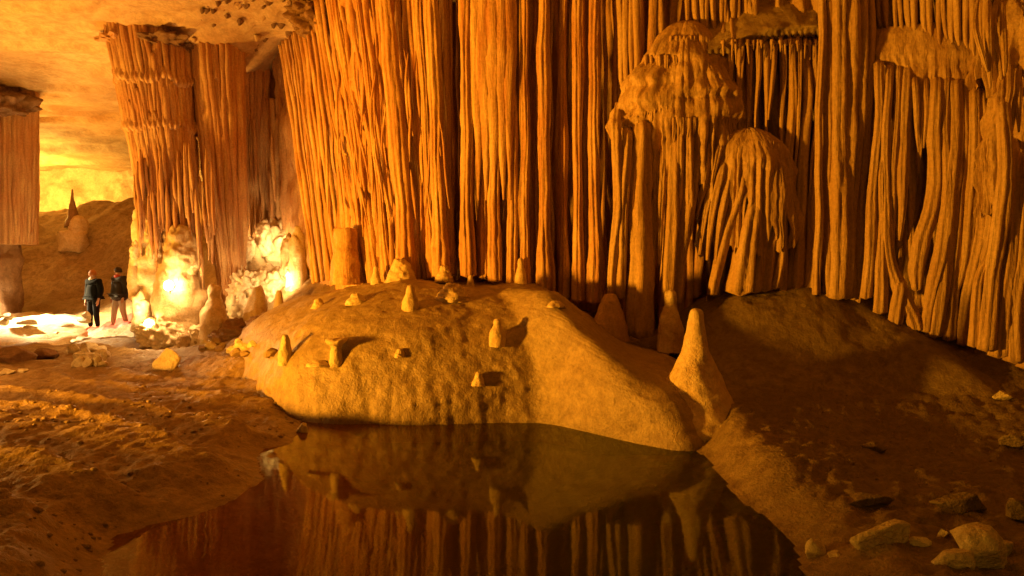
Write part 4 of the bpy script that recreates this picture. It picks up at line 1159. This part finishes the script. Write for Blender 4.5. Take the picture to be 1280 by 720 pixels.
# ------------------------------------------------------------------ PEOPLE
def skin(name, verts, edges, radii, mat, parent=None, origin=None, sub=1, root_i=0):
    me = bpy.data.meshes.new(name + '_m')
    o0 = np.array(parent['_w'] if parent is not None else origin, float)
    me.from_pydata([tuple(np.array(v, float)) for v in verts], edges, [])
    ob = bpy.data.objects.new(name + '_tmp', me)
    COL.objects.link(ob)
    md = ob.modifiers.new('s', 'SKIN'); md.use_smooth_shade = True
    sv = me.skin_vertices[0].data
    for i, r in enumerate(radii):
        sv[i].radius = (r, r) if not isinstance(r, tuple) else r
        sv[i].use_root = (i == root_i)
    sb = ob.modifiers.new('d', 'SUBSURF'); sb.levels = sub + 1; sb.render_levels = sub + 1
    dg = bpy.context.evaluated_depsgraph_get()
    m2 = bpy.data.meshes.new_from_object(ob.evaluated_get(dg))
    bpy.data.objects.remove(ob)
    m2.materials.clear(); m2.materials.append(mat)
    for p in m2.polygons: p.use_smooth = True
    o = bpy.data.objects.new(name, m2)
    COL.objects.link(o)
    if parent is not None: o.parent = parent
    else: o.location = o0
    o['_w'] = [float(c) for c in o0]
    return o
M_skin = plain('skin', (.55, .34, .24), .5)
M_jacket = plain('dark_jacket', (.006, .008, .011), .95)
M_coat = plain('black_coat', (.012, .008, .008), .7)
M_jeans = plain('dark_trousers', (.012, .014, .02), .95)
M_grey = plain('pale_trousers', (.5, .46, .44), .7)
M_ginger = plain('ginger_hair', (.40, .16, .04), .6)
M_dhair = plain('dark_hair', (.02, .012, .01), .5)
M_red = plain('red_fabric', (.45, .05, .02), .6)
M_rust = plain('rust_backpack', (.16, .035, .02), .7)
M_white = plain('white_cloth', (.7, .66, .6), .7)
M_shoe = plain('shoes', (.03, .02, .02), .5)
M_rshoe = plain('red_shoes', (.5, .08, .03), .5)

def person(loc, rz, label, jacket, trousers, hair, shoes, stride, coat_len, extras, head_turn=0.0, head_nod=-.35):
    """faces local -y; z=0 soles"""
    g_ = stride
    # legs: left = +x
    hip = 0.92
    J = {}
    def V(*a): return tuple(a)
    verts, radii, edges = [], [], []
    def add(p, r, frm=None):
        verts.append(p); radii.append(r)
        if frm is not None: edges.append((frm, len(verts) - 1))
        return len(verts) - 1
    pel = add((0, 0, .96), .135)
    wa = add((0, .0, 1.12), .12, pel)
    ch = add((0, .01, 1.30), .14, wa)
    ne = add((0, .0, 1.46), .06, ch)
    nt_ = add((math.sin(head_turn) * .01, -.02, 1.52), .055, ne)
    hd = add((0, -.035, 1.60), (.078, .09), nt_)
    ht = add((0, -.035, 1.68), (.062, .07), hd)
    arms = {}
    for sx in (1, -1):
        sh = add((.17 * sx, .01, 1.41), .062, ch)
        el = add((.235 * sx, .03, 1.13), .045, sh)
        wr = add((.235 * sx, -.05, .90), .030, el)
        pm = add((.23 * sx, -.065, .83), .034, wr)
        for q, (dx, ln) in enumerate([(-.024, .07), (-.008, .08), (.008, .078), (.024, .06)]):
            f1 = add((.23 * sx + dx * .4, -.07 + dx, .79), .010, pm)
            f2 = add((.225 * sx, -.08 + dx, .79 - ln * .6), .009, f1)
            add((.215 * sx, -.09 + dx, .79 - ln), .008, f2)
        t1 = add((.215 * sx, -.10, .81), .010, pm); add((.205 * sx, -.115, .78), .009, t1)
    feet = []
    for sx in (1, -1):
        dy = g_ * sx
        hp = add((.09 * sx, 0, .90), .10, pel)
        kn = add((.09 * sx, dy * .45 - .03 * (1 if g_ else 0), .49), .062, hp)
        an = add((.085 * sx, dy, .09), .042, kn)
        to = add((.095 * sx, dy - .15, .035), .034, an)
        feet.append(((.085 * sx, dy, .09), (.095 * sx, dy - .17, .035)))
    root = empty('person', loc)
    root['_w'] = [0, 0, 0]
    root.rotation_euler.z = rz
    tag(root, label, 'person')
    def ch_(name, *a, **k):
        return skin(name, *a, parent=root, **k)
    body = ch_('body', verts, edges, radii, M_skin)
    # face: nose, eyes
    hx, hy, hz = 0, -.035, 1.61
    for nm, m, pos, sz in [('nose', M_skin, (0, hy - .09, hz - .01), (.012, .018, .022)), ('mouth', M_red, (0, hy - .082, hz - .055), (.02, .008, .006)),
                           ('eye', M_dhair, (.028, hy - .078, hz + .015), (.010, .006, .006)), ('eye', M_dhair, (-.028, hy - .078, hz + .015), (.010, .006, .006)),
                           ('ear', M_skin, (.078, hy, hz), (.010, .02, .03)), ('ear', M_skin, (-.078, hy, hz), (.010, .02, .03))]:
        blob(MB(), pos, *sz, nu=10, nv=8, amp=0, fine=0, bottom=-.5).build(nm, m, root)
    # hair shell
    blob(MB(), (0, -.02, 1.60), .094, .105, .125, nu=26, nv=16, amp=.12, fine=.06, fr=3, bottom=-.08).build('hair', hair, root)
    # jacket with sleeves
    vs, rs_, es = [], [], []
    def a2(p, r, frm=None):
        vs.append(p); rs_.append(r)
        if frm is not None: es.append((frm, len(vs) - 1))
        return len(vs) - 1
    j0 = a2((0, .0, 1.10), (.22, .19)); j1 = a2((0, .01, 1.30), (.235, .20), j0); j2 = a2((0, .01, 1.44), (.10, .09), j1); a2((0, 0, 1.49), (.075, .07), j2)
    jb = a2((0, 0, .98), (.22 + coat_len * .3, .19), j0)
    a2((0, 0, .95 - coat_len), (.22 + coat_len * .5, .20), jb)
    for sx in (1, -1):
        s1 = a2((.18 * sx, .01, 1.39), .105, j1); s2 = a2((.25 * sx, .03, 1.14), .085, s1); a2((.245 * sx, -.045, .915), .065, s2)
    ch_('jacket', vs, es, rs_, jacket)
    vs, rs_, es = [], [], []
    t0 = a2((0, 0, .98), (.15, .125))
    for sx in (1, -1):
        dy = g_ * sx
        h = a2((.095 * sx, 0, .86), .115, t0); kk = a2((.09 * sx, dy * .45 - .03 * (1 if g_ else 0), .49), .082, h); a2((.085 * sx, dy, .11), .062, kk)
    ch_('trousers', vs, es, rs_, trousers)
    for f in feet:
        skin('shoe', [f[0], ((f[0][0] + f[1][0]) / 2, (f[0][1] + f[1][1]) / 2, .06), f[1]], [(0, 1), (1, 2)], [.052, .05, .042], shoes, parent=root)
    for (nm, m, pos, sz, kw) in extras:
        blob(MB(), pos, *sz, nu=24, nv=16, amp=.06, fine=.01, bottom=-.45, **kw).build(nm, m, root)
    return root
p1 = P(118, 417, 20.6); p1[2] = gz(p1[0], p1[1])
p2 = P(150, 417, 20.6); p2[2] = gz(p2[0], p2[1])
person(p1, -.35, 'person with ginger hair in a dark puffy jacket and dark trousers looking down', M_jacket, M_jeans, M_ginger, M_rshoe, .05, .04,
       [('scarf', M_white, (0, -.07, 1.47), (.07, .06, .05), {})])
person(p2, -.45, 'person with dark hair in a long black coat and pale trousers carrying a rust backpack', M_coat, M_grey, M_dhair, M_shoe, .15, .22,
       [('backpack', M_rust, (.10, .26, 1.20), (.20, .13, .27), dict(pw=.6)), ('scarf', M_red, (0, -.06, 1.46), (.09, .08, .06), {})])
# red strip of carpet on the path beneath them
x0, x1 = p1[0] + .1, p2[0] + .6
gx, gy = np.meshgrid(np.linspace(x0 - .2, x1, 30), np.linspace(20.0, 21.3, 24))
gh = ground_h(gx, gy) + .03
gh[0] -= .05; gh[-1] -= .05; gh[:, 0] -= .05; gh[:, -1] -= .05
tag(MB().grid(np.stack([gx, gy, gh], -1)).build('path_mat', M_red), 'red mat on the path between the two people and the low floodlight', 'mat')

# ------------------------------------------------------------------ WORLD, CAMERA, COLOUR
w = bpy.data.worlds.new('World'); scene.world = w; w.use_nodes = True
bg = w.node_tree.nodes['Background']
bg.inputs['Color'].default_value = (1, .42, .10, 1); bg.inputs['Strength'].default_value = 0.006
cam = bpy.data.cameras.new('camera'); co = bpy.data.objects.new('camera', cam); COL.objects.link(co)
cam.sensor_width = 36; cam.lens = 36 * FPX / 1280
co.location = (0, 0, CAMZ); co.rotation_euler = (math.pi / 2 - PITCH, 0, 0)
cam.clip_start = 0.05; cam.clip_end = 400
scene.camera = co
scene.view_settings.view_transform = 'Standard'
scene.view_settings.look = 'None'
scene.view_settings.exposure = 0
scene.view_settings.gamma = 1
scene.cycles.max_bounces = 5
scene.cycles.diffuse_bounces = 3
scene.cycles.use_denoising = True
scene.cycles.sample_clamp_indirect = 4
for o in scene.objects:
    if '_w' in o: del o['_w']
